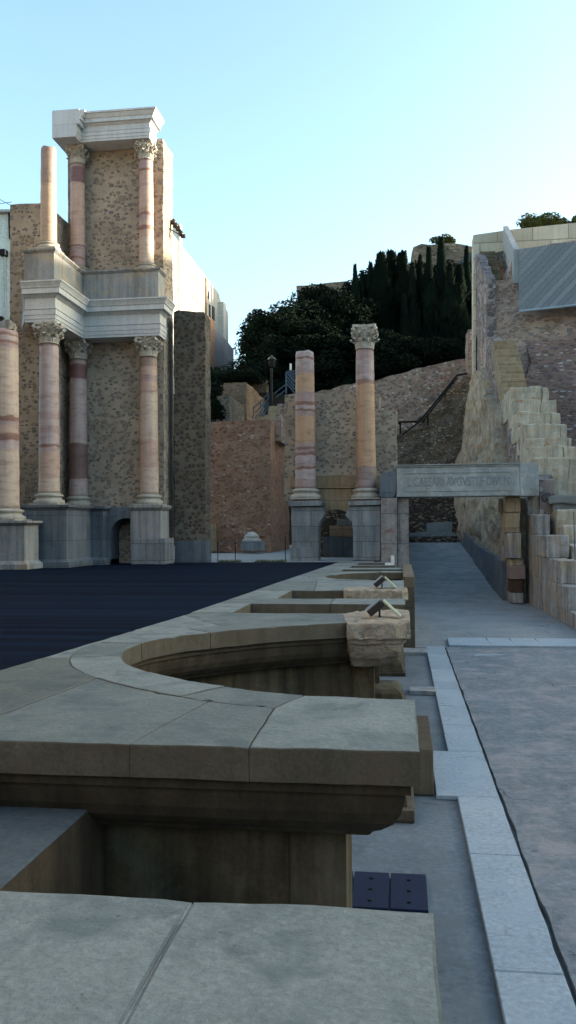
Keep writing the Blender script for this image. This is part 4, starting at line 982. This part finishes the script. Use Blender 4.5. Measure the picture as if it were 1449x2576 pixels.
for i in range(ny):
    for j in range(nz): bm.faces.new((grid[i][j], grid[i+1][j], grid[i+1][j+1], grid[i][j+1])).smooth = True
    bm.faces.new((grid[i][nz], grid[i+1][nz], back[i+1][1], back[i][1])); bm.faces.new((grid[i][0], back[i][0], back[i+1][0], grid[i+1][0]))
bm.faces.new([g for g in grid[0]]+[back[0][1], back[0][0]]); bm.faces.new([g for g in grid[-1]]+[back[-1][1], back[-1][0]])
m = MB(); m.bm.free(); m.bm = bm
tag(m.build('rock_face', M['rock']), 'cream and rust natural rock face forming the right side of the passage', 'rock')
m = MB().prism([(3.42, 29.7, 0), (3.42, 29.7, 1.35), (3.40, 40, 1.75), (3.36, 49.5, 2.5), (3.36, 49.5, 0)], (.4, 0, 0))
wall('passage_kerb_wall', m, M['blue'], 'low bluish stone wall at the foot of the rock face beside the ramp', rough=(.03, .5))
# end of passage
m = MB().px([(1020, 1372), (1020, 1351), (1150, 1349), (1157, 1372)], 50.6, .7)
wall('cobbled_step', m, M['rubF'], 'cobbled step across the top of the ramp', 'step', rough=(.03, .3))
m = MB().px([(1015, 1352), (1015, 1346), (1060, 1340), (1140, 1340), (1160, 1351)], 51.3, 6)
o = m.build('upper_landing', M['ramp']); o['kind'] = 'structure'
m = MB().px([(1074, 1345), (1073, 1317), (1110, 1313), (1138, 1313), (1138, 1345)], 54.5, 1.0).bevel(.03).rough(.02, .3)
tag(m.build('stone_bench', M['seatg']), 'grey brown stone block on the landing at the end of the passage', 'stone block')
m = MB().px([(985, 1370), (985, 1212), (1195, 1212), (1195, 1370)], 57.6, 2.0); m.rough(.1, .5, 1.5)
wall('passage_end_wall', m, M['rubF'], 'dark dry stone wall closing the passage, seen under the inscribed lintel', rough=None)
m = MB().px([(985, 1211), (985, 1095), (1000, 1092), (1040, 1065), (1085, 1020), (1135, 972), (1172, 946), (1195, 930), (1195, 1211)], 57.75, 1.9)
m.rough(.2, .4, 1.5)
wall('loose_stone_wall', m, M['rubT'], 'brown loose rubble wall above the lintel, its top following the iron handrail', rough=None)
m = MB().px([(780, 1100), (785, 988), (820, 980), (880, 966), (965, 952), (1050, 926), (1120, 912), (1170, 903), (1183, 903), (1183, 1100)], 61, 1.0)
wall('upper_pink_wall', m, M['rubD'], 'long pinkish rubble wall with rising top below the dark trees', rough=(.08, .5, 1.5))
m = MB().px([(1177, 1010), (1177, 829), (1195, 826), (1195, 1010)], 58.5, 2.2)
wall('pink_pier', m, M['rubD'], 'narrow pink rubble pier left of the great wall', rough=(.05, .5))
# handrail
r = empty('handrail', at(1010, 1085, 57.2), 'black iron handrail climbing diagonally along the loose rubble wall', 'railing')
dR = 57.2
def T(m, p, q, rr, dd=dR): m.tube(at(p[0], p[1], dd), at(q[0], q[1], dd), rr)
m = MB()
for p, q in (((1002, 1062), (1056, 1060)), ((1056, 1060), (1150, 944)), ((1150, 944), (1176, 939))): T(m, p, q, .065)
m.build('top_rail', M['black'], r)
m = MB()
for p, q in (((1012, 1094), (1056, 1060)), ((1002, 1066), (1010, 1062)), ((1062, 1062), (1140, 963)), ((1140, 963), (1152, 950))): T(m, p, q, .05)
m.build('lower_rail', M['black'], r)
for p, q in (((1007, 1062), (1007, 1092)), ((1076, 1040), (1076, 1070)), ((1120, 985), (1120, 1000)), ((1140, 958), (1142, 966))):
    m = MB(); T(m, p, q, .06); m.build('post', M['black'], r)

# ================================================================ MIDDLE DISTANCE, LEFT
m = MB().px([(518, 1390), (518, 1062), (560, 1060), (620, 1057), (675, 1054), (680, 1056), (681, 1390)], 39, 6.6)
wall('orange_rubble_wall', m, M['rubC'], 'broad orange rubble block wall beyond the stage', rough=(.05, .45))
m = MB().px([(526, 1386), (526, 1318), (541, 1318), (542, 1386)], 38.6, .3)
tag(m.bevel(.02).build('leaning_slab', M['tan']), 'upright tan stone slab against the orange wall', 'stone slab')
r = empty('column_fragment', at(633, 1386, 37.2), 'weathered column base fragment on a grey plinth before the orange wall', 'column base')
MB().px([(606, 1387), (606, 1362), (658, 1362), (658, 1387)], 37, 1.0).bevel(.03).rough(.015, .2).build('plinth', M['bluep'], r)
cx = at(633, 1362, 37.5); MB().lathe([(.42, 0), (.43, .08), (.36, .12), (.33, .18), (.35, .23), (.28, .28), (.2, .36), (.16, .42)], cx, 24).rough(.02, .15, 4).build('base_stone', M['capital'], r)
def terr(pts, d, t, mat, lab, name='terrace_wall'):
    wall(name, MB().px(pts, d, t), mat, lab, rough=(.05, .45), group='terrace walls behind the orange wall')
terr([(545, 1062), (545, 996), (577, 994), (578, 1062)], 46.5, 4.5, M['rubB'], 'small grey terrace wall, nearest of those above the orange wall')
terr([(550, 1062), (549, 965), (620, 962), (620, 1062)], 52.0, 7, M['rubB2'], 'taller brown terrace wall with squared corner above the orange wall')
terr([(630, 1062), (630, 957), (671, 955), (671, 1062)], 60.5, 1.0, M['rubB2'], 'ochre terrace wall left of the lamp post')
terr([(636, 1062), (650, 1050), (676, 1042), (677, 1022), (700, 1020), (700, 1062)], 46.2, 1.5, M['tan'], 'low tan wall at the foot of the steel railings')
terr([(692, 1110), (692, 1044), (706, 1043), (706, 1110)], 40.5, 2.0, M['rubD'], 'short pink wall stub stepping up behind the orange wall')
terr([(699, 1110), (699, 1017), (721, 1016), (721, 1110)], 42.5, 2.5, M['rubD'], 'taller pink wall stub beside the tilted steel screen')
m = MB()
# steel railings
def rail(name, segs, d, rr, lab, mat='steel'):
    r = empty(name, at(segs[0][0][0], segs[0][0][1], d), lab, 'railing')
    for p, q in segs:
        m = MB(); m.tube(at(p[0], p[1], d), at(q[0], q[1], d), rr); m.build('bar', M[mat], r)
rail('steel_railing', [((651, 1046), (669, 1011)), ((656, 1049), (675, 1011)), ((634, 1053), (639, 1041)), ((642, 1054), (646, 1043)), ((662, 1050), (676, 1018))], 45.5, .035, 'slanting grey steel handrails above the orange wall')
rail('iron_railing', [((638, 1027), (675, 990)), ((642, 1038), (676, 1003)), ((638, 1022), (638, 1042)), ((655, 1009), (656, 1025)), ((674, 989), (675, 1005)), ((690, 990), (718, 968)), ((694, 1000), (720, 980))], 50, .03, 'thin dark blue stair railing rising past the lamp post')
segs = []
for k in range(8):
    y0 = 937+k*9
    segs.append(((720, y0), (741, y0+25))) if y0+25 < 995 else None
for k in range(3): segs.append(((724+k*6, 935), (741, 935+ (17-k*6)*1.3)))
segs += [((720, 936), (720, 990)), ((720, 936), (741, 933))]
rail('steel_screen', segs, 44, .04, 'tilted steel bar screen partly behind the broken tall column')
tag(MB().tube(at(731, 931, 43.8), at(731, 915, 43.8), .055).build('white_post', M['wplaster']), 'short white post above the steel screen', 'post')
# lamp post
b0 = at(684, 1062, 56); r = empty('lamp_post', b0, 'black lamp post with domed lantern in front of the dark trees', 'lamp post')
tp = at(684, 905, 56)
MB().lathe([(.16, 0), (.14, .5), (.09, .7), (.07, tp.z-b0.z)], b0, 12).build('pole', M['black'], r)
MB().lathe([(.09, 0), (.20, .12), (.24, .45), (.22, .5), (.30, .52), (.18, .66), (.06, .74), (.05, .82)], (tp.x, tp.y, tp.z-.55), 14).build('lantern', M['black'], r)
MB().lathe([(.32, 0), (.31, .03), (.19, .17), (.06, .25), (.05, .33)], (tp.x, tp.y, tp.z-.02), 14).build('lantern_cap', M['lamp'], r)
# rope barrier
r = empty('rope_barrier', at(600, 1409, 28.6), 'thin rope barrier on slender posts at the back edge of the stage', 'barrier')
posts = [at(592, 1409, 28.6), at(718, 1409, 28.6), at(548, 1409, 28.6)]
for q, h in zip(posts, (.75, .95, .75)): MB().tube((q.x, q.y, 1.43), (q.x, q.y, 1.43+h*.9), .014).build('post', M['black'], r)
MB().tube((posts[0].x, posts[0].y, 2.05), (posts[1].x, posts[1].y, 2.12), .006).build('rope', M['steel'], r)
MB().tube((posts[2].x, posts[2].y, 2.05), (posts[0].x, posts[0].y, 2.05), .006).build('rope', M['steel'], r)

# buildings far left
r = empty('sunlit_building', at(480, 900, 62), 'sunlit white building receding behind the rubble buttress', 'building')
XB = -17.0
def side(px_, py_): return onx(px_, py_, XB)
p = [side(430, 583), side(447, 606), side(515, 692), side(517, 700)]
zf = 4
m = MB().prism([(XB, p[0].y-3, zf), (XB, p[0].y-3, p[0].z+.4)]+[(XB, q.y, q.z) for q in p]+[(XB, p[-1].y, zf)], (-2.5, 0, 0)); m.build('wall', M['wplaster'], r)
q = onx(458, 640, XB)
MB().box(XB-.5, XB+.18, q.y-1.3, q.y-.7, zf, q.z+2).build('pilaster', M['cplaster'], r)
for k, (a_, b1) in enumerate([(480, 693), (487, 700), (493, 708), (498, 716), (505, 752), (484, 745), (494, 760)]):
    q = onx(a_, b1, XB); MB().box(XB-.2, XB+.03, q.y-.25, q.y+.25, q.z-.3, q.z+.3).build('window', M['tan'], r)
q = onx(516, 740, XB); MB().box(XB-.1, XB+.16, q.y-.12, q.y+.02, zf, q.z+1.4).build('drainpipe', M['tan'], r)
r = empty('grey_building', at(560, 900, 80), 'shaded grey plaster building with small windows beyond the sunlit one', 'building')
y0 = p[-1].y+.05
p2 = [onx(x, y, XB) for x, y in ((517, 694), (550, 738), (553, 752), (560, 765), (573, 785), (574, 800))]
m = MB().prism([(XB, y0, zf), (XB, y0, p2[0].z)]+[(XB, q.y, q.z) for q in p2[1:]]+[(XB, p2[-1].y, zf)], (-9, 0, 0)); m.build('wall', M['gplaster'], r)
for (a_, b1, hw, hh) in ((527, 783, .30, .60), (536, 788, .55, .62), (551, 800, .22, .35), (566, 815, .30, .32), (524, 742, .25, .35)):
    q = onx(a_, b1, XB); f = MB().box(XB-.2, XB+.04, q.y-hw, q.y+hw, q.z-hh, q.z+hh).build('window', M['window'], r)
q = onx(549, 770, XB); q2 = onx(556, 790, XB)
MB().box(XB-.3, XB+.5, q.y, q2.y, zf, q.z+.4).build('chimney_shaft', M['cplaster'], r)
r = empty('brick_party_wall', at(530, 930, 66), 'orange brick gable joined to a grey party wall below the shaded building', 'wall')
X2 = XB+1.6
pa = onx(523, 812, X2); pb = onx(540, 815, X2); pc = onx(571, 856, X2); pd = onx(589, 880, X2)
MB().prism([(X2, pa.y, zf), (X2, pa.y, pb.z+.1), (X2, pb.y, pb.z+.1), (X2, pb.y, zf)], (-1.5, 0, 0)).build('brick_face', M['brickw'], r)
MB().prism([(X2-.05, pb.y+.01, zf), (X2-.05, pb.y+.01, pb.z-.4), (X2-.05, pc.y, pc.z), (X2-.05, pd.y, pd.z), (X2-.05, pd.y, zf)], (-1.5, 0, 0)).build('party_wall', M['greybl'], r)
# building at left edge
r = empty('cream_building', at(10, 900, 44), 'cream rendered building at the left edge behind the rubble pier', 'building')
m = MB().px([(-260, 1300), (-260, 533), (36, 530), (60, 530), (60, 1300)], 44, 10); m.build('wall', M['cplaster'], r)
MB().px([(-260, 534), (-260, 528), (60, 526), (60, 532)], 43.7, 1).build('roof_edge', M['gplaster'], r)
MB().px([(22, 600), (20, 534), (23, 534), (26, 600)], 43.9, .1).build('downpipe', M['black'], r)
for (x0, x1, y0, y1) in ((-4, 12, 626, 640), (-8, 4, 795, 800), (-8, 4, 805, 810)):
    MB().px([(x0, y1), (x0, y0), (x1, y0), (x1, y1)], 43.6, .4).build('balcony_rail', M['black'], r)
MB().px([(10, 850), (9, 630), (12, 630), (13, 850)], 43.85, .1).build('pipe', M['gplaster'], r)
tag(MB().tube(at(-4, 500, 50), at(34, 520, 50), .02).tube(at(-4, 513, 50), at(30, 508, 50), .02).build('overhead_wires', M['steel']), 'two thin overhead wires above the cream building', 'wires')

# ================================================================ HILL, CASTLE, TREES
bm = bmesh.new(); g = []
X0, X1, Y0, Y1 = -30, 150, 58, 260; nx, ny = 60, 50
def hillz(x, y):
    a = min(1, max(0, (y-58)/60)); b_ = min(1, max(0, (x+22)/34)); c_ = min(1, max(0, (x+30)/8))
    h = 6.2*c_+a*(6+30*b_)*c_
    if x > 14: h += min(1, (x-14)/20)*5*max(0, 1-abs(y-85)/45)  # hidden extra height added to hold back the low sun
    if x > 11: h += min(1, (x-11)/5)*11*max(0, 1-abs(y-65)/14)  # unseen rise added to keep sun off the terrace walls
    return h+noise.noise(Vector((x*.1, y*.1, 0)))*1.2
for i in range(nx+1):
    g.append([bm.verts.new((X0+(X1-X0)*i/nx, Y0+(Y1-Y0)*j/ny, hillz(X0+(X1-X0)*i/nx, Y0+(Y1-Y0)*j/ny))) for j in range(ny+1)])
for i in range(nx):
    for j in range(ny): bm.faces.new((g[i][j], g[i+1][j], g[i+1][j+1], g[i][j+1])).smooth = True
m = MB(); m.bm.free(); m.bm = bm; o = m.build('hillside', M['earth']); o['kind'] = 'structure'
m = MB().px([(1036, 760), (1036, 622), (1060, 618), (1130, 612), (1160, 615), (1200, 624), (1200, 760)], 135, 14)
wall('castle_wall', m, M['rubH'], 'ruined stone castle bastion on the hilltop behind the cypresses', rough=(.5, 2.0, .35))
m = MB().px([(748, 830), (747, 719), (875, 706), (882, 710), (882, 830)], 112, 10)
wall('hilltop_wall', m, M['rubH'], 'pale hilltop wall rising behind the pine crowns', rough=(.15, 1.5, .5))

def leaves(bm, c, rad, n, size, up=.3, squash=1.0):
    for _ in range(n):
        while True:
            v = Vector((random.uniform(-1, 1), random.uniform(-1, 1), random.uniform(-1, 1)))
            if .45 < v.length < 1: break
        p = c+Vector((v.x*rad[0], v.y*rad[1], v.z*rad[2]))
        s = size*random.uniform(.5, 1.3)
        a = Vector((random.gauss(0, 1), random.gauss(0, 1), random.gauss(0, .6))).normalized(); b_ = a.cross(Vector((random.gauss(0, 1), random.gauss(0, 1), random.gauss(0, 1)))).normalized()
        bm.faces.new([bm.verts.new(p+a*s), bm.verts.new(p+b_*s*.4), bm.verts.new(p-a*s*.6), bm.verts.new(p-b_*s*.4)])
def cypress_mesh(h, wd, seed):
    random.seed(seed); bm = bmesh.new()
    lobes = [(random.uniform(-.25, .25)*wd, random.uniform(-.25, .25)*wd, random.uniform(.75, 1.0)) for _ in range(4)]; lobes[0] = (0, 0, 1)
    for lx, ly, lh in lobes:
        H = h*lh
        for _ in range(int(2600*h/12)):
            t = random.random()**.8; z = H*(.04+.96*t)
            rr = wd*.42*min(1, (1.01-t)*2.2)**.75*(.75+.25*math.sin(t*19+lx*30))*(1 if t > .08 else t/.08)
            a = random.uniform(0, 2*math.pi); q = rr*random.uniform(.65, 1.0)
            p = Vector((lx+q*math.cos(a), ly+q*math.sin(a), z)); s = random.uniform(.12, .34)
            u = Vector((math.cos(a)*.3, math.sin(a)*.3, 1)).normalized(); w_ = Vector((-math.sin(a), math.cos(a), random.uniform(-.3, .3)))
            bm.faces.new([bm.verts.new(p-u*s), bm.verts.new(p+w_*s*.35), bm.verts.new(p+u*s), bm.verts.new(p-w_*s*.35)])
        bmesh.ops.create_cone(bm, cap_ends=True, segments=10, radius1=wd*.28, radius2=.02, depth=H*.9, matrix=Matrix.Translation((lx, ly, H*.47)))
    me = bpy.data.meshes.new('crown'); bm.to_mesh(me); bm.free(); me.materials.append(M['cyp']); return me
def pine_mesh(h, wd, seed, mat='pine', size=.17, dens=2.6, low=.25):
    random.seed(seed); bm = bmesh.new()
    for k in range(int(26)):
        t = random.random(); a = random.uniform(0, 2*math.pi); z = h*(low+(.95-low)*t)
        R_ = wd*.5*math.sqrt(max(.05, 1-((t-.35)/.75)**2))
        q = R_*random.uniform(.35, .85); c = Vector((q*math.cos(a), q*math.sin(a), z)); s = wd*random.uniform(.13, .22)
        leaves(bm, c, (s, s, s*.62), int(330*dens), size)
        bmesh.ops.create_icosphere(bm, subdivisions=1, radius=s*.55, matrix=Matrix.Translation(c) @ Matrix.Diagonal((1, 1, .6, 1)))
    me = bpy.data.meshes.new('crown'); bm.to_mesh(me); bm.free(); me.materials.append(M[mat]); return me
def trunk_mesh(h, r_, limbs=0, seed=0):
    random.seed(seed+50); m = MB(); m.lathe([(r_, 0), (r_*.75, h*.3), (r_*.5, h*.65), (r_*.2, h)], (0, 0, -.8), 10)
    for _ in range(limbs):
        z = h*random.uniform(.3, .75); a = random.uniform(0, 6.28); L = h*.28
        m.tube((0, 0, z-.8), (math.cos(a)*L, math.sin(a)*L, z+L*.5-.8), r_*.25, 6)
    me = bpy.data.meshes.new('trunk'); m.bm.to_mesh(me); m.bm.free(); me.materials.append(M['bark']); return me
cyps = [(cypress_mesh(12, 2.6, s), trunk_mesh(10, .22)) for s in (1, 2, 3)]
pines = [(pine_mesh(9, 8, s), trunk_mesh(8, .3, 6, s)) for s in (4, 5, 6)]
def tree(kind, px_, ptop, d, h, lab, cat, name, wscale=1.0, var=0, group=None, rot=0):
    top = at(px_, ptop, d); k = h/(12 if kind == 'c' else 9)
    r = empty(name, (top.x, d, top.z-h*.97), lab, cat, group)
    cm, tm = (cyps if kind == 'c' else pines)[var % 3]
    for nm, me in (('crown', cm), ('trunk', tm)):
        o = bpy.data.objects.new(nm, me); COL.objects.link(o); o.parent = r; o.scale = (k*wscale, k*wscale, k); o.rotation_euler = (0, 0, rot)
gc = 'cypresses on the hillside'; gp = 'pines on the hillside'
cy = [(893, 688, 80, 14, 1.2, 'slim cypress rising just right of the hilltop wall'), (912, 702, 82, 14, 1.1, 'shorter cypress beside the slim one by the hilltop wall'), (932, 683, 84, 16, 1.3, 'cypress with narrow tip left of the broad clump'),
      (958, 664, 82, 17, 2.7, 'broad cypress at the left of the tall clump'), (985, 658, 84, 18, 2.7, 'broad cypress in the middle of the tall clump'), (1012, 660, 83, 17, 2.6, 'broad cypress at the right of the tall clump, just left of the castle'),
      (1038, 690, 80, 16, 1.4, 'cypress below the left corner of the castle'), (1057, 668, 84, 17, 1.3, 'blunt cypress in front of the left part of the castle wall'), (1079, 648, 82, 18, 1.25, 'dark cypress in front of the castle wall, left of the tallest'),
      (1110, 630, 80, 19, 1.45, 'tallest cypress, its pointed tip over the castle wall'), (1132, 690, 79, 15, 2.2, 'short cypress at the foot of the tallest one, on its right'), (1174, 643, 84, 16, 1.2, 'pointed cypress beside the great wall'),
      (1156, 690, 82, 14, 2.3, 'stout cypress between the pointed one and the tallest')]
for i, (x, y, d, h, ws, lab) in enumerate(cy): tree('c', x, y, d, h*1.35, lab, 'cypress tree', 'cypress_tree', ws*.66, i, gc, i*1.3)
pn = [(682, 786, 68, 9, .72, 'pine at the left end of the wood with open feathery edge against the sky'), (722, 775, 72, 10, .95, 'rounded pine behind the lamp post'), (662, 868, 64, 7, .62, 'low pine leaning over the terrace walls'),
      (772, 772, 76, 9, 1.0, 'pine in front of the left half of the hilltop wall'), (838, 732, 78, 10, 1.0, 'pine in front of the right half of the hilltop wall'), (770, 800, 68, 9, 1.2, 'pine directly above the broken tall column'),
      (872, 770, 76, 10, 1.1, 'pine behind the white column capital'), (930, 850, 72, 7, 1.1, 'dark pine to the right of the white capital'), (1000, 862, 72, 7, 1.2, 'dark pine under the broad cypress clump'),
      (1070, 862, 72, 7, 1.2, 'dark pine under the tallest cypress'), (1146, 664, 90, 11, .9, 'greener round pine between the tallest cypress and the great wall'), (1146, 868, 70, 7, 1.2, 'low dark pine beside the narrow pink pier'),
      (860, 850, 66, 8, 1.3, 'low pine between the two tall columns'), (1030, 872, 69, 6, 1.4, 'low pine above the long pink wall'), (720, 860, 66, 8, 1.2, 'low pine beside the lamp post'), (935, 860, 66, 8, 1.3, 'low pine behind the capitalled column'), (1100, 862, 69, 6, 1.3, 'low pine above the iron handrail'),
      (780, 880, 68, 7, 1.3, 'lowest pine behind the top of the broken tall column'),
      (980, 672, 92, 13, 1.0, 'bushy pine filling the gap behind the broad cypresses'), (1060, 700, 92, 13, .9, 'bushy pine behind the cypresses below the castle'), (918, 715, 92, 12, .8, 'bushy pine behind the slim cypresses by the hilltop wall')]
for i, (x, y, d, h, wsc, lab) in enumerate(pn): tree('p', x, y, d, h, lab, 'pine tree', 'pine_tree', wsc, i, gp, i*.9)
# bushes
def bush(c, rad, n, size, lab, name='bush', mat='bush', group=None):
    bm = bmesh.new()
    for k in range(7):
        o_ = Vector((random.uniform(-.5, .5)*rad[0], random.uniform(-.5, .5)*rad[1], random.uniform(-.2, .4)*rad[2]))
        leaves(bm, Vector(c)+o_, tuple(q*random.uniform(.4, .65) for q in rad), n//7, size)
    bmesh.ops.create_icosphere(bm, subdivisions=2, radius=1, matrix=Matrix.Translation(c) @ Matrix.Diagonal((rad[0]*.55, rad[1]*.55, rad[2]*.5, 1)))
    m = MB(); m.bm.free(); m.bm = bm
    return tag(m.build(name, M[mat], normals=False), lab, 'bush', group)
random.seed(99)
p = at(1114, 607, 136); bush(p, (2.1, 1.5, 1.0), 3000, .22, 'round olive bush growing on top of the castle')
p = at(1352, 562, 58); bush(p, (1.4, 1.2, .75), 2600, .13, 'larger dark green bush showing over the cream parapet')
p = at(1400, 562, 58); bush(p, (.9, 1, .35), 900, .12, 'small bush showing over the parapet right of the larger one')
p = at(1449, 553, 58); bush(p, (.5, 1, .5), 500, .12, 'bush at the right edge above the parapet')
p = onx(1225, 1050, 4.45); bush((p.x-.1, p.y, p.z), (.35, .7, .75), 900, .09, 'small dark green plant growing out of the side retaining wall', mat='pine')
p = at(560, 938, 60)
for i, (x, y, d, rx, rz) in enumerate([(548, 945, 58, 2.0, .8), (590, 950, 58, 2.2, .6), (640, 940, 62, 2.4, 1.1), (685, 960, 64, 2.4, 1.3), (536, 990, 50, .8, 1.4), (540, 1035, 44, .5, .8), (600, 958, 60, 3.2, .5), (700, 985, 63, 1.5, 1.5)]):
    bush(at(x, y, d), (rx, 1.5, rz), 2600, .12, ['dark scrub at the foot of the brick party wall', 'dark scrub left of the open sky gap', 'dark scrub below the feathery pine', 'dark scrub behind the lamp post', 'tall dark shrub beside the taller terrace wall', 'dark shrub just above the left end of the orange wall', 'long low scrub along the terrace edge', 'dark shrub right of the lamp post'][i], 'shrub', 'pine', 'scrub above the terraces')
# banks of earth under the scrub
m = MB().prism([(-40, 60, 1.3), (-40, 60, 12.3), (-11, 60, 12.6), (-3, 60, 11.2), (-3, 60, 1.3)], (0, 6, 0)); o = m.rough(.3, 1.2, .5).build('earth_bank', M['earth']); o['kind'] = 'structure'
# weeds at the back edge of the stage
bm = bmesh.new(); random.seed(5)
for _ in range(900):
    x = random.uniform(-6.2, -3.8); 
    if noise.noise(Vector((x*1.5, 0, 0))) < -.05: continue
    y = random.uniform(27.5, 28.2); h = random.uniform(.03, .10); a = random.uniform(0, 6.28)
    q = Vector((x, y, 1.43)); s_ = Vector((math.cos(a), math.sin(a), 0))*.012; l = Vector((random.gauss(0, .02), random.gauss(0, .02), h))
    bm.faces.new([bm.verts.new(q-s_), bm.verts.new(q+s_), bm.verts.new(q+l)])
m = MB(); m.bm.free(); m.bm = bm; tag(m.build('weeds', M['grass'], normals=False), 'low weeds along the back edge of the stage', 'weeds', kind='stuff')
